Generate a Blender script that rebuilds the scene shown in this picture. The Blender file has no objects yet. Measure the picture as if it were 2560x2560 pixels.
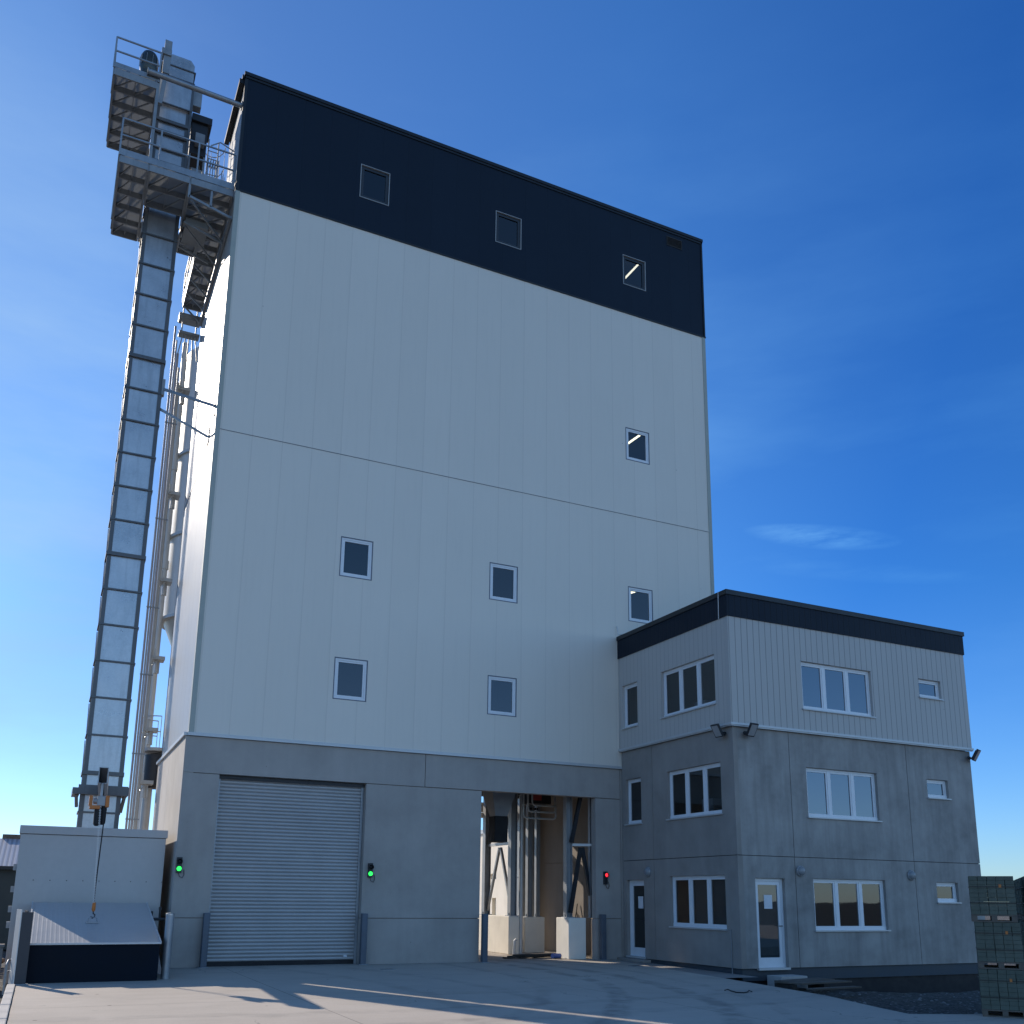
import bpy, bmesh, math, random
from mathutils import Vector, Matrix, noise
random.seed(7)
S = bpy.context.scene
COL = S.collection
R_ = math.radians

# ------------------------------------------------------------------ materials
def new_mat(name):
    m = bpy.data.materials.new(name); m.use_nodes = True
    nt = m.node_tree; nt.nodes.clear()
    out = nt.nodes.new('ShaderNodeOutputMaterial')
    return m, nt, out

class N:
    """tiny node helper"""
    def __init__(s, nt): s.nt = nt
    def n(s, t, **k):
        o = s.nt.nodes.new(t)
        for a, b in k.items(): setattr(o, a, b)
        return o
    def l(s, a, b): s.nt.links.new(a, b)
    def math(s, op, a, b=None, c=None, clamp=False):
        o = s.n('ShaderNodeMath', operation=op); o.use_clamp = clamp
        for i, v in enumerate((a, b, c)):
            if v is None: continue
            if isinstance(v, (int, float)): o.inputs[i].default_value = v
            else: s.l(v, o.inputs[i])
        return o.outputs[0]
    def mix(s, f, a, b, mode='MIX'):
        o = s.n('ShaderNodeMix', data_type='RGBA', blend_type=mode)
        for i, v in ((0, f), (6, a), (7, b)):
            if isinstance(v, (int, float)): o.inputs[i].default_value = v
            elif isinstance(v, (tuple, list)): o.inputs[i].default_value = (*v[:3], 1)
            else: s.l(v, o.inputs[i])
        return o.outputs[2]
    def noise(s, vec, scale, detail=5, rough=.55):
        o = s.n('ShaderNodeTexNoise'); o.inputs['Scale'].default_value = scale
        o.inputs['Detail'].default_value = detail; o.inputs['Roughness'].default_value = rough
        if vec is not None: s.l(vec, o.inputs['Vector'])
        return o.outputs['Fac']
    def ramp(s, f, a, b, ca=0., cb=1.):
        o = s.n('ShaderNodeMapRange'); o.inputs[1].default_value = a; o.inputs[2].default_value = b
        o.inputs[3].default_value = ca; o.inputs[4].default_value = cb
        s.l(f, o.inputs[0]); return o.outputs[0]
    def obj(s): return s.n('ShaderNodeTexCoord').outputs['Object']
    def scale(s, v, sc):
        o = s.n('ShaderNodeVectorMath', operation='MULTIPLY'); s.l(v, o.inputs[0]); o.inputs[1].default_value = sc
        return o.outputs[0]
    def sep(s, v):
        o = s.n('ShaderNodeSeparateXYZ'); s.l(v, o.inputs[0]); return o.outputs
    def bump(s, h, dist=.01, strength=.5):
        o = s.n('ShaderNodeBump'); o.inputs['Strength'].default_value = strength
        o.inputs['Distance'].default_value = dist; s.l(h, o.inputs['Height']); return o.outputs[0]
    def pbsdf(s, out, col, rough=.6, metal=0., normal=None, spec=.5):
        p = s.n('ShaderNodeBsdfPrincipled')
        if isinstance(col, (tuple, list)): p.inputs['Base Color'].default_value = (*col[:3], 1)
        else: s.l(col, p.inputs['Base Color'])
        if isinstance(rough, (int, float)): p.inputs['Roughness'].default_value = rough
        else: s.l(rough, p.inputs['Roughness'])
        p.inputs['Metallic'].default_value = metal
        p.inputs['Specular IOR Level'].default_value = spec
        if normal is not None: s.l(normal, p.inputs['Normal'])
        s.l(p.outputs[0], out.inputs[0]); return p

def mul(c, k): return tuple(x*k for x in c)

def mat_plain(name, col, rough=.55, metal=0., var=.12, scale=3., bump=.0, spec=.5):
    m, nt, out = new_mat(name); h = N(nt); v = h.obj()
    f = h.ramp(h.noise(v, scale, 6), .3, .7)
    f2 = h.ramp(h.noise(v, scale*9, 3), .3, .7)
    c = h.mix(f, mul(col, 1-var), mul(col, 1+var))
    c = h.mix(h.math('MULTIPLY', f2, .25), c, mul(col, .8))
    nrm = h.bump(h.noise(v, scale*20, 4), .004, bump) if bump else None
    h.pbsdf(out, c, h.ramp(f, 0, 1, rough*.85, min(1, rough*1.15)), metal, nrm, spec)
    return m

def mat_concrete(name, col, streak=.25, mott=.28, sc=1., bump=.35, streak_scale=(5., 5., .5)):
    m, nt, out = new_mat(name); h = N(nt); v = h.obj()
    big = h.ramp(h.noise(v, .55*sc, 5, .6), .3, .7)
    mid = h.ramp(h.noise(v, 2.3*sc, 6, .62), .32, .72)
    st = h.ramp(h.noise(h.scale(v, streak_scale), .8, 5, .6), .42, .72)
    fine = h.ramp(h.noise(v, 38, 4, .7), .25, .75)
    c = h.mix(big, mul(col, 1-mott*.6), mul(col, 1+mott*.5))
    c = h.mix(h.math('MULTIPLY', mid, mott), c, mul(col, 1.25))
    c = h.mix(h.math('MULTIPLY', st, streak), c, mul(col, .55))
    c = h.mix(h.math('MULTIPLY', fine, .12), c, mul(col, .6))
    # small dark pores
    vo = h.n('ShaderNodeTexVoronoi'); vo.inputs['Scale'].default_value = 1.7; h.l(v, vo.inputs['Vector'])
    pore = h.math('LESS_THAN', vo.outputs['Distance'], .022)
    c = h.mix(h.math('MULTIPLY', pore, .6), c, mul(col, .35))
    b = h.math('ADD', h.math('MULTIPLY', fine, .5), mid)
    h.pbsdf(out, c, h.ramp(mid, 0, 1, .95, .75), 0, h.bump(b, .004, bump), .3)
    return m

def mat_cladding(name, col, axis, spacing, off, width=.012, rough=.45, dark=.55, rib=0., tint=.05, spec=.4):
    """sheet metal cladding: joint lines along one axis, each board very slightly different"""
    m, nt, out = new_mat(name); h = N(nt); v = h.obj(); s = h.sep(v)
    a = h.math('DIVIDE', h.math('SUBTRACT', s[axis], off), spacing)
    fr = h.math('FRACT', h.math('ADD', a, 500.))
    edge = h.math('MINIMUM', fr, h.math('SUBTRACT', 1., fr))
    line = h.ramp(edge, width/spacing*.5, width/spacing, 1, 0)
    idx = h.math('FLOOR', h.math('ADD', a, 500.))
    wn = h.n('ShaderNodeTexWhiteNoise', noise_dimensions='1D'); h.l(idx, wn.inputs['W'])
    k = h.math('MULTIPLY_ADD', wn.outputs['Value'], tint, 0)
    c = h.mix(k, col, mul(col, .0) if False else mul(col, .5))
    big = h.ramp(h.noise(v, .35, 4, .6), .3, .7)
    c = h.mix(h.math('MULTIPLY', big, .08), c, mul(col, .72))
    dirt = h.ramp(h.noise(h.scale(v, (7, 7, .5)), 1.1, 5, .65), .5, .85)
    c = h.mix(h.math('MULTIPLY', dirt, .09), c, mul(col, .5))
    c = h.mix(h.math('MULTIPLY', line, dark), c, mul(col, .25))
    vo = h.n('ShaderNodeTexVoronoi'); vo.inputs['Scale'].default_value = .9; h.l(v, vo.inputs['Vector'])
    c = h.mix(h.math('MULTIPLY', h.math('LESS_THAN', vo.outputs['Distance'], .018), .45), c, mul(col, .3))
    hgt = h.math('SUBTRACT', 1., line)
    if rib:
        w = h.math('SINE', h.math('MULTIPLY', s[axis], 2*math.pi/rib))
        hgt = h.math('ADD', hgt, h.math('MULTIPLY', w, .12))
    hgt = h.math('ADD', hgt, h.math('MULTIPLY', h.noise(v, .8, 3), 1.2))
    h.pbsdf(out, c, h.ramp(big, 0, 1, rough*.9, rough*1.1), 0, h.bump(hgt, .006, .5), spec)
    return m

def mat_galv(name, col=(.30, .32, .34), rough=.42, metal=.55, sc=1.5):
    m, nt, out = new_mat(name); h = N(nt); v = h.obj()
    a = h.ramp(h.noise(v, 1.3*sc, 5, .6), .3, .7)
    st = h.ramp(h.noise(h.scale(v, (6, 6, .6)), 1.2, 6, .65), .5, .75)
    vo = h.n('ShaderNodeTexVoronoi'); vo.inputs['Scale'].default_value = 30*sc; h.l(v, vo.inputs['Vector'])
    sp = h.sep(vo.outputs['Color'])[0]
    c = h.mix(a, mul(col, .82), mul(col, 1.2))
    c = h.mix(h.math('MULTIPLY', sp, .18), c, mul(col, 1.5))
    c = h.mix(h.math('MULTIPLY', st, .35), c, mul(col, .5))
    h.pbsdf(out, c, h.ramp(a, 0, 1, rough*.8, rough*1.3), metal, h.bump(h.noise(v, 2., 4), .01, .25), .5)
    return m

def mat_glass(name, tint=(.35, .4, .42), ior=1.75, gloss=(.9, .95, 1.), wob=.25):
    m, nt, out = new_mat(name); h = N(nt); v = h.obj()
    fr = h.n('ShaderNodeFresnel'); bf = h.n('ShaderNodeNewGeometry').outputs['Backfacing']
    h.l(h.math('MULTIPLY_ADD', bf, 1/ior-ior, ior), fr.inputs['IOR'])
    nb = h.bump(h.noise(v, 1.1, 2), .004, wob)
    g = h.n('ShaderNodeBsdfGlossy'); g.inputs['Roughness'].default_value = .015
    g.inputs['Color'].default_value = (*gloss, 1); h.l(nb, g.inputs['Normal'])
    t = h.n('ShaderNodeBsdfTransparent'); t.inputs['Color'].default_value = (*tint, 1)
    mx = h.n('ShaderNodeMixShader'); h.l(fr.outputs[0], mx.inputs[0]); h.l(t.outputs[0], mx.inputs[1]); h.l(g.outputs[0], mx.inputs[2])
    h.l(mx.outputs[0], out.inputs[0]); return m

def mat_emit(name, col, st):
    m, nt, out = new_mat(name); h = N(nt)
    e = h.n('ShaderNodeEmission'); e.inputs[0].default_value = (*col, 1); e.inputs[1].default_value = st
    h.l(e.outputs[0], out.inputs[0]); return m

def mat_yard():
    m, nt, out = new_mat('yard_concrete'); h = N(nt); v = h.obj(); s = h.sep(v)
    col = (.50, .435, .36)
    big = h.ramp(h.noise(v, .22, 5, .6), .3, .7)
    mid = h.ramp(h.noise(h.scale(v, (1., 1.8, 1)), 1.1, 6, .62), .3, .7)
    fine = h.ramp(h.noise(v, 22, 5, .7), .25, .75)
    c = h.mix(big, mul(col, .80), mul(col, 1.12))
    c = h.mix(h.math('MULTIPLY', mid, .45), c, (.56, .50, .43))
    c = h.mix(h.math('MULTIPLY', fine, .25), c, mul(col, .62))
    # broom / trowel drag marks
    dr = h.ramp(h.noise(h.scale(v, (.5, 7., 1)), 1.6, 4, .6), .5, .8)
    c = h.mix(h.math('MULTIPLY', dr, .18), c, mul(col, .6))
    # tyre tracks: curved bands leaving the passage, worn dark
    def arc(cx, cy, r, w, k, jit):
        dx = h.math('SUBTRACT', s[0], cx); dy = h.math('SUBTRACT', s[1], cy)
        d = h.math('SQRT', h.math('ADD', h.math('MULTIPLY', dx, dx), h.math('MULTIPLY', dy, dy)))
        d = h.math('ADD', d, h.math('MULTIPLY', h.noise(v, .6, 3), jit))
        e = h.math('ABSOLUTE', h.math('SUBTRACT', d, r))
        f = h.ramp(e, w*.5, w, 1, 0)
        br = h.ramp(h.noise(v, 1.9, 4), .35, .6)
        return h.math('MULTIPLY', h.math('MULTIPLY', f, br), k)
    for a in ((-6., -2.6, 14.55, .24, .42, .5), (-9.1, -3., 18.6, .26, .42, .5), (-6., -2.6, 13.2, .2, .2, .6), (-9.1, -3., 19.6, .16, .22, .7), (-12., -7., 15.8, .2, .2, .6), (-12., -7., 17.4, .22, .2, .6), (26., -6., 15.5, .25, .18, .7), (3., 14., 24.5, .3, .22, .9), (3., 14., 26., .3, .22, .9)):
        c = h.mix(arc(*a), c, (.11, .105, .10))
    # stains
    sp = h.ramp(h.noise(v, 3.1, 3, .5), .68, .75)
    c = h.mix(h.math('MULTIPLY', sp, .35), c, mul(col, .5))
    vo = h.n('ShaderNodeTexVoronoi'); vo.inputs['Scale'].default_value = 1.1; h.l(v, vo.inputs['Vector'])
    c = h.mix(h.math('MULTIPLY', h.math('LESS_THAN', vo.outputs['Distance'], .035), .7), c, (.06, .055, .05))
    # hairline cracks and dirt gathered along the tower wall
    vc = h.n('ShaderNodeTexVoronoi', feature='DISTANCE_TO_EDGE'); vc.inputs['Scale'].default_value = .23
    wv = h.n('ShaderNodeVectorMath', operation='ADD'); h.l(v, wv.inputs[0])
    nz = h.n('ShaderNodeTexNoise'); nz.inputs['Scale'].default_value = 1.3; nz.inputs['Detail'].default_value = 6; h.l(v, nz.inputs['Vector'])
    h.l(nz.outputs['Color'], wv.inputs[1]); h.l(wv.outputs[0], vc.inputs['Vector'])
    ck = h.math('MULTIPLY', h.math('LESS_THAN', vc.outputs['Distance'], .0022), h.ramp(h.noise(v, .3, 2), .5, .56))
    c = h.mix(h.math('MULTIPLY', ck, .5), c, (.10, .09, .08))
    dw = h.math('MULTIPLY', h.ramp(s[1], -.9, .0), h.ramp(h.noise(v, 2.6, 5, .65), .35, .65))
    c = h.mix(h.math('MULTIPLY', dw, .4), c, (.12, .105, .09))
    # slab joints
    for ax, off, sp_ in ((0, 1.2, 5.6), (1, -7.9, 6.2)):
        a = h.math('FRACT', h.math('ADD', h.math('DIVIDE', h.math('SUBTRACT', s[ax], off), sp_), 100.))
        e = h.math('MINIMUM', a, h.math('SUBTRACT', 1., a))
        c = h.mix(h.math('MULTIPLY', h.math('LESS_THAN', e, .0016), .6), c, (.08, .075, .07))
    h.pbsdf(out, c, .85, 0, h.bump(h.math('ADD', fine, mid), .006, .5), .3)
    return m

def mat_gravel():
    m, nt, out = new_mat('gravel'); h = N(nt); v = h.obj()
    vo = h.n('ShaderNodeTexVoronoi'); vo.inputs['Scale'].default_value = 22; h.l(v, vo.inputs['Vector'])
    sp = h.sep(vo.outputs['Color'])
    a = h.ramp(h.noise(v, .9, 6, .6), .3, .7)
    c = h.mix(sp[0], (.055, .05, .045), (.17, .16, .145))
    c = h.mix(h.math('MULTIPLY', a, .6), c, (.085, .075, .06))
    c = h.mix(h.math('LESS_THAN', sp[1], .04), c, (.3, .29, .27))
    h.pbsdf(out, c, .95, 0, h.bump(vo.outputs['Distance'], .03, .8), .2)
    return m

def mat_grate():
    m, nt, out = new_mat('grating_steel'); h = N(nt)
    d = h.n('ShaderNodeBsdfDiffuse'); d.inputs[0].default_value = (.33, .34, .34, 1)
    t = h.n('ShaderNodeBsdfTranslucent'); t.inputs[0].default_value = (.46, .47, .46, 1)
    tr = h.n('ShaderNodeBsdfTransparent')
    a = h.n('ShaderNodeMixShader'); a.inputs[0].default_value = .42; h.l(d.outputs[0], a.inputs[1]); h.l(t.outputs[0], a.inputs[2])
    b = h.n('ShaderNodeMixShader'); b.inputs[0].default_value = .12; h.l(a.outputs[0], b.inputs[1]); h.l(tr.outputs[0], b.inputs[2])
    h.l(b.outputs[0], out.inputs[0]); return m

MT = dict(
    yard=mat_yard(), gravel=mat_gravel(),
    conc=mat_concrete('wall_concrete', (.395, .365, .335), .12, .26),
    conc_side=mat_concrete('side_concrete', (.52, .49, .45), .1, .15),
    conc_annex=mat_concrete('annex_concrete', (.335, .32, .30), .42, .6, 1.3, .35, (6., 6., .55)),
    conc_l=mat_concrete('annex_concrete_left', (.31, .285, .26), .15, .3),
    block=mat_concrete('block_concrete', (.86, .81, .71), .12, .15),
    brown=mat_concrete('passage_concrete', (.27, .235, .20), .15, .2),
    kerb=mat_concrete('kerb_concrete', (.5, .47, .43), .05, .25),
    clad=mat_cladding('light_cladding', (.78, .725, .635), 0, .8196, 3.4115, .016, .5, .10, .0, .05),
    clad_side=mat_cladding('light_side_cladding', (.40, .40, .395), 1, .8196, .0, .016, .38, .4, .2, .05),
    dark=mat_cladding('dark_cladding', (.010, .019, .034), 0, .8196, 3.4115, .014, .55, .15, .0, .1, .2),
    aclad_f=mat_cladding('annex_cladding_front', (.50, .48, .45), 0, .2, 0., .014, .5, .62, 0, .05),
    aclad_l=mat_cladding('annex_cladding_left', (.52, .495, .46), 1, .2, .05, .012, .5, .35, 0, .05),
    adark_f=mat_cladding('annex_dark_front', (.008, .015, .028), 0, .2, 0., .018, .55, .6, 0, .1, .2),
    adark_l=mat_cladding('annex_dark_left', (.008, .015, .028), 1, .2, .05, .018, .55, .4, 0, .1, .2),
    trim=mat_plain('anthracite_trim', (.008, .010, .014), .45, 0, .15),
    flash=mat_plain('light_flashing', (.55, .56, .56), .4, .2, .06),
    cream=mat_plain('cream_trim', (.40, .42, .37), .5, 0, .05),
    pvc=mat_plain('white_window_frame', (.78, .80, .82), .35, 0, .03),
    winedge=mat_plain('grey_window_edge', (.13, .15, .19), .5, 0, .05),
    dframe=mat_plain('dark_window_frame', (.03, .034, .04), .4, 0, .05),
    lline=mat_plain('light_reveal_edge', (.34, .35, .35), .5, 0, .05),
    glass=mat_glass('window_glass'), glass_m=mat_glass('reflective_glass', (.10, .11, .12), 2.4, (.72, .84, .95), .3),
    glass_d=mat_glass('tinted_glass', (.22, .25, .28), 1.7),
    room=mat_plain('room_paint', (.10, .10, .10), .9, 0, .1, 1.), room_l=mat_plain('office_paint', (.3, .3, .28), .9, 0, .1, 1.),
    galv=mat_galv('galvanised_steel'), galv_d=mat_galv('dull_galvanised_steel', (.27, .29, .305), .5, .3),
    galv_p=mat_galv('galvanised_casing', (.43, .44, .45), .30, .72, .9),
    rib=mat_galv('frame_steel', (.115, .12, .125), .42, .4),
    steel=mat_plain('painted_steel', (.32, .33, .34), .45, .3, .1, 4),
    steel_d=mat_plain('dark_steel', (.035, .037, .042), .5, .3, .2, 5),
    black=mat_plain('black_rubber', (.012, .012, .014), .7, 0, .2, 5),
    navy=mat_plain('dark_blue_sheet', (.006, .010, .018), .75, 0, .25, 1.5, 0, .15),
    lid=mat_plain('white_sheet_lid', (.50, .50, .50), .32, .25, .05, .8),
    boxw=mat_plain('white_panel', (.50, .475, .45), .5, 0, .05, .8, .1),
    slat=mat_plain('roller_shutter_metal', (.42, .415, .41), .4, .2, .07, 1.2),
    silo=mat_plain('white_silo_paint', (.62, .62, .59), .38, 0, .05, .7),
    pipe=mat_plain('light_pipe', (.46, .46, .44), .4, .2, .08, 4),
    pipe_b=mat_plain('pinkish_pipe', (.40, .36, .35), .4, .2, .08, 4),
    grate=mat_grate(),
    motor=mat_plain('dark_motor_paint', (.06, .065, .06), .3, .3, .2, 5),
    orange=mat_plain('orange_paint', (.55, .17, .03), .45, 0, .1, 6), redmat=mat_plain('faded_red_paint', (.4, .06, .05), .5, 0, .2, 6),
    blue=mat_plain('blue_plastic', (.02, .08, .3), .5, 0, .1, 6),
    post=mat_galv('blue_grey_post', (.10, .12, .15), .5, .2),
    post_d=mat_plain('dark_post_steel', (.05, .05, .055), .6, 0, .15, 4),
    green=mat_emit('green_signal', (.03, 1., .12), 2.2), red=mat_emit('red_signal', (1., .03, .05), 2.2),
    tube=mat_emit('tube_light', (1., .86, .62), 5.),
    lens=mat_plain('lamp_diffuser', (.26, .27, .28), .25, 0, .03, 6), lensd=mat_plain('lamp_lens', (.38, .38, .38), .2, .1, .08, 9),
    paper=mat_plain('white_paper', (.75, .76, .78), .8, 0, .05, 9),
    pgreen=mat_concrete('dark_green_grid', (.115, .128, .10), .2, .4, 4.),
    wood=mat_plain('weathered_wood', (.14, .115, .09), .85, 0, .25, 8, .3), woodd=mat_plain('dark_wood', (.05, .042, .035), .85, 0, .3, 8, .3),
    strap=mat_plain('black_strap', (.012, .014, .016), .4, 0, .1),
    hall=mat_plain('dark_green_sheet', (.035, .05, .052), .6, 0, .1, 1), rubble=mat_plain('rubble', (.2, .14, .1), .95, 0, .5, 3, .4),
    roofm=mat_cladding('corrugated_roof', (.42, .43, .47), 0, .16, 0, .05, .4, .5),
)

# ------------------------------------------------------------------ geometry helpers
class M:
    def __init__(s): s.v = []; s.f = []
    def quad(s, *p):
        i = len(s.v); s.v += [tuple(q) for q in p]; s.f.append(tuple(range(i, i+len(p)))); return s
    def box(s, x0, x1, y0, y1, z0, z1):
        i = len(s.v)
        s.v += [(x, y, z) for z in (z0, z1) for y in (y0, y1) for x in (x0, x1)]
        s.f += [tuple(i+k for k in q) for q in ((0, 2, 3, 1), (4, 5, 7, 6), (0, 1, 5, 4), (2, 6, 7, 3), (0, 4, 6, 2), (1, 3, 7, 5))]
        return s
    def bar(s, a, b, w, h=None, up=(0, 0, 1)):
        h = w if h is None else h
        a = Vector(a); b = Vector(b); d = (b-a).normalized(); u = Vector(up)
        if abs(d.dot(u)) > .97: u = Vector((0, 1, 0))
        r = d.cross(u).normalized()*w/2; u = r.cross(d).normalized()*h/2
        i = len(s.v)
        for p in (a, b): s.v += [tuple(p+r*sx+u*sz) for sx, sz in ((-1, -1), (1, -1), (1, 1), (-1, 1))]
        s.f += [tuple(i+k for k in q) for q in ((0, 1, 2, 3), (7, 6, 5, 4), (0, 4, 5, 1), (1, 5, 6, 2), (2, 6, 7, 3), (3, 7, 4, 0))]
        return s
    def tube(s, pts, r, n=10, cap=True, radii=None):
        pts = [Vector(p) for p in pts]; rings = []
        prev = None
        for k, p in enumerate(pts):
            d = ((pts[k+1] if k+1 < len(pts) else p)-(pts[k-1] if k else p)).normalized()
            if prev is None:
                u = Vector((0, 0, 1)) if abs(d.z) < .9 else Vector((1, 0, 0))
                a = d.cross(u).normalized()
            else: a = (prev-d*prev.dot(d)).normalized()
            prev = a; b = d.cross(a)
            rr = radii[k] if radii else r
            i = len(s.v); rings.append(i)
            s.v += [tuple(p+a*rr*math.cos(t)+b*rr*math.sin(t)) for t in (2*math.pi*j/n for j in range(n))]
        for q in range(len(rings)-1):
            for j in range(n):
                s.f.append((rings[q]+j, rings[q]+(j+1) % n, rings[q+1]+(j+1) % n, rings[q+1]+j))
        if cap:
            s.f.append(tuple(rings[0]+j for j in reversed(range(n)))); s.f.append(tuple(rings[-1]+j for j in range(n)))
        return s
    def lathe(s, c, prof, n=32, axis='z'):
        """prof: list of (r, h) along axis from centre c"""
        rings = []
        for r, hh in prof:
            rings.append(len(s.v))
            for j in range(n):
                t = 2*math.pi*j/n; p = (r*math.cos(t), r*math.sin(t), hh)
                if axis == 'y': p = (p[0], hh, p[1])
                if axis == 'x': p = (hh, p[0], p[1])
                s.v.append((c[0]+p[0], c[1]+p[1], c[2]+p[2]))
        for q in range(len(rings)-1):
            for j in range(n): s.f.append((rings[q]+j, rings[q]+(j+1) % n, rings[q+1]+(j+1) % n, rings[q+1]+j))
        s.f.append(tuple(rings[0]+j for j in reversed(range(n)))); s.f.append(tuple(rings[-1]+j for j in range(n)))
        return s
    def hsec(s, x, y, z0, z1, w=.2, d=.2, t=.014):
        s.box(x-w/2, x-w/2+t, y-d/2, y+d/2, z0, z1); s.box(x+w/2-t, x+w/2, y-d/2, y+d/2, z0, z1)
        s.box(x-w/2+t, x+w/2-t, y-t*.35, y+t*.35, z0, z1); return s

ORG = {}
def mesh(name, m, mat, parent=None, bevel=0, smooth=False, loc=None):
    """link the collected shape as ONE mesh object, in the frame of the thing it belongs to"""
    o0 = Vector((0, 0, 0))
    if parent is not None: o0 = ORG[parent.name]
    elif loc is not None: o0 = Vector(loc)
    me = bpy.data.meshes.new(name)
    me.from_pydata([tuple(Vector(v)-o0) for v in m.v], [], m.f)
    bm = bmesh.new(); bm.from_mesh(me); bmesh.ops.recalc_face_normals(bm, faces=bm.faces); bm.to_mesh(me); bm.free()
    me.materials.append(MT[mat] if isinstance(mat, str) else mat)
    o = bpy.data.objects.new(name, me); COL.objects.link(o)
    if parent is not None: o.parent = parent
    else: o.location = o0
    ORG[o.name] = o0
    if smooth:
        for p in me.polygons: p.use_smooth = True
        md = o.modifiers.new('split', 'EDGE_SPLIT'); md.split_angle = R_(35)
    if bevel:
        b = o.modifiers.new('bevel', 'BEVEL'); b.width = bevel; b.segments = 2; b.limit_method = 'ANGLE'
    return o

def thing(name, label, cat, loc, group=None):
    o = bpy.data.objects.new(name, None); o.empty_display_size = .3; COL.objects.link(o); o.location = loc
    ORG[o.name] = Vector(loc); o['label'] = label; o['category'] = cat
    if group: o['group'] = group
    return o
def tag(o, label, cat, group=None, kind=None):
    o['label'] = label; o['category'] = cat
    if group: o['group'] = group
    if kind: o['kind'] = kind
    return o
def struct(o, label=None):
    o['kind'] = 'structure'
    if label: o['label'] = label
    return o
def dup(root, dloc, label):
    """copy of a thing with copies of its parts and sub-parts, moved by dloc"""
    r = root.copy(); COL.objects.link(r); r.location = root.location+Vector(dloc); r['label'] = label
    for ch in list(root.children):
        c = ch.copy(); COL.objects.link(c); c.parent = r
        for g in ch.children:
            d = g.copy(); COL.objects.link(d); d.parent = c
    return r

def FRONT(Y): return lambda u, w, d: (u, Y+d, w)        # wall facing -y
def LEFT(X): return lambda u, w, d: (X+d, u, w)         # wall facing -x, u is the y coordinate
def wall(m, mp, u0, u1, w0, w1, holes=(), t=.2, edge=True):
    us = sorted({u0, u1, *[min(max(h[i], u0), u1) for h in holes for i in (0, 1)]})
    ws = sorted({w0, w1, *[min(max(h[i], w0), w1) for h in holes for i in (2, 3)]})
    for a, b in zip(us, us[1:]):
        for c, d in zip(ws, ws[1:]):
            mu, mw = (a+b)/2, (c+d)/2
            if any(h[0] < mu < h[1] and h[2] < mw < h[3] for h in holes): continue
            m.quad(mp(a, c, 0), mp(b, c, 0), mp(b, d, 0), mp(a, d, 0))
    rects = [(max(h[0], u0), min(h[1], u1), max(h[2], w0), min(h[3], w1)) for h in holes if h[0] < u1 and h[1] > u0 and h[2] < w1 and h[3] > w0]
    if edge: rects.append((u0, u1, w0, w1))
    for a, b, c, d in rects:
        m.quad(mp(a, c, 0), mp(b, c, 0), mp(b, c, t), mp(a, c, t)); m.quad(mp(a, d, 0), mp(b, d, 0), mp(b, d, t), mp(a, d, t))
        m.quad(mp(a, c, 0), mp(a, d, 0), mp(a, d, t), mp(a, c, t)); m.quad(mp(b, c, 0), mp(b, d, 0), mp(b, d, t), mp(b, c, t))
    return m
def pbox(m, mp, u0, u1, w0, w1, d0, d1):
    a = mp(u0, w0, d0); b = mp(u1, w1, d1)
    return m.box(min(a[0], b[0]), max(a[0], b[0]), min(a[1], b[1]), max(a[1], b[1]), min(a[2], b[2]), max(a[2], b[2]))
def sheet(m, mp, u0, u1, w0, w1, d):
    return m.quad(mp(u0, w0, d), mp(u1, w0, d), mp(u1, w1, d), mp(u0, w1, d))
def ring(m, mp, u0, u1, w0, w1, wd, d0, d1):
    pbox(m, mp, u0, u1, w1-wd, w1, d0, d1); pbox(m, mp, u0, u1, w0, w0+wd, d0, d1)
    pbox(m, mp, u0, u0+wd, w0+wd, w1-wd, d0, d1); pbox(m, mp, u1-wd, u1, w0+wd, w1-wd, d0, d1)
    return m

# ------------------------------------------------------------------ camera
CAM = Vector((-2.9729, -24.6184, 1.6966)); yaw, pitch, roll, F_PX = .4481, .2214, .0116, 2393.16
fw = Vector((math.sin(yaw)*math.cos(pitch), math.cos(yaw)*math.cos(pitch), math.sin(pitch)))
r0 = Vector((math.cos(yaw), -math.sin(yaw), 0)); u0 = r0.cross(fw)
rr = r0*math.cos(roll)+u0*math.sin(roll); uu = -r0*math.sin(roll)+u0*math.cos(roll)
cam = bpy.data.cameras.new('camera'); co = bpy.data.objects.new('camera', cam); COL.objects.link(co)
mx = Matrix((rr, uu, -fw)).transposed().to_4x4(); mx.translation = CAM; co.matrix_world = mx
cam.sensor_width = 36; cam.sensor_fit = 'HORIZONTAL'; cam.lens = F_PX/2560*36
cam.shift_y = (1706.7-1280)/2560; cam.clip_start = .1; cam.clip_end = 5000
S.camera = co

# ------------------------------------------------------------------ light and sky
SUN_AZ, SUN_EL = 337.8, 28.5        # compass-like azimuth from +y towards +x
sd = Vector((math.sin(R_(SUN_AZ))*math.cos(R_(SUN_EL)), math.cos(R_(SUN_AZ))*math.cos(R_(SUN_EL)), math.sin(R_(SUN_EL))))
sl = bpy.data.lights.new('sun', 'SUN'); sl.energy = 5.0; sl.angle = R_(.53); sl.color = (1., .89, .76)
so = bpy.data.objects.new('sun', sl); COL.objects.link(so); so.rotation_euler = sd.to_track_quat('Z', 'Y').to_euler(); so.location = (-20, 40, 60)
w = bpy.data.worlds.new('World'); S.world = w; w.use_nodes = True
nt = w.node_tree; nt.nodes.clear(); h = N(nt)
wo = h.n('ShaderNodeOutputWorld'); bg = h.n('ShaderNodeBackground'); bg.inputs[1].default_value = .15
sky = h.n('ShaderNodeTexSky', sky_type='NISHITA'); sky.sun_disc = False
sky.sun_elevation = R_(SUN_EL); sky.sun_rotation = R_(SUN_AZ); sky.air_density = 1.0; sky.dust_density = .12; sky.ozone_density = 2.2; sky.altitude = 100
dirv = h.n('ShaderNodeTexCoord').outputs['Generated']; ds = h.sep(dirv)
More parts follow.
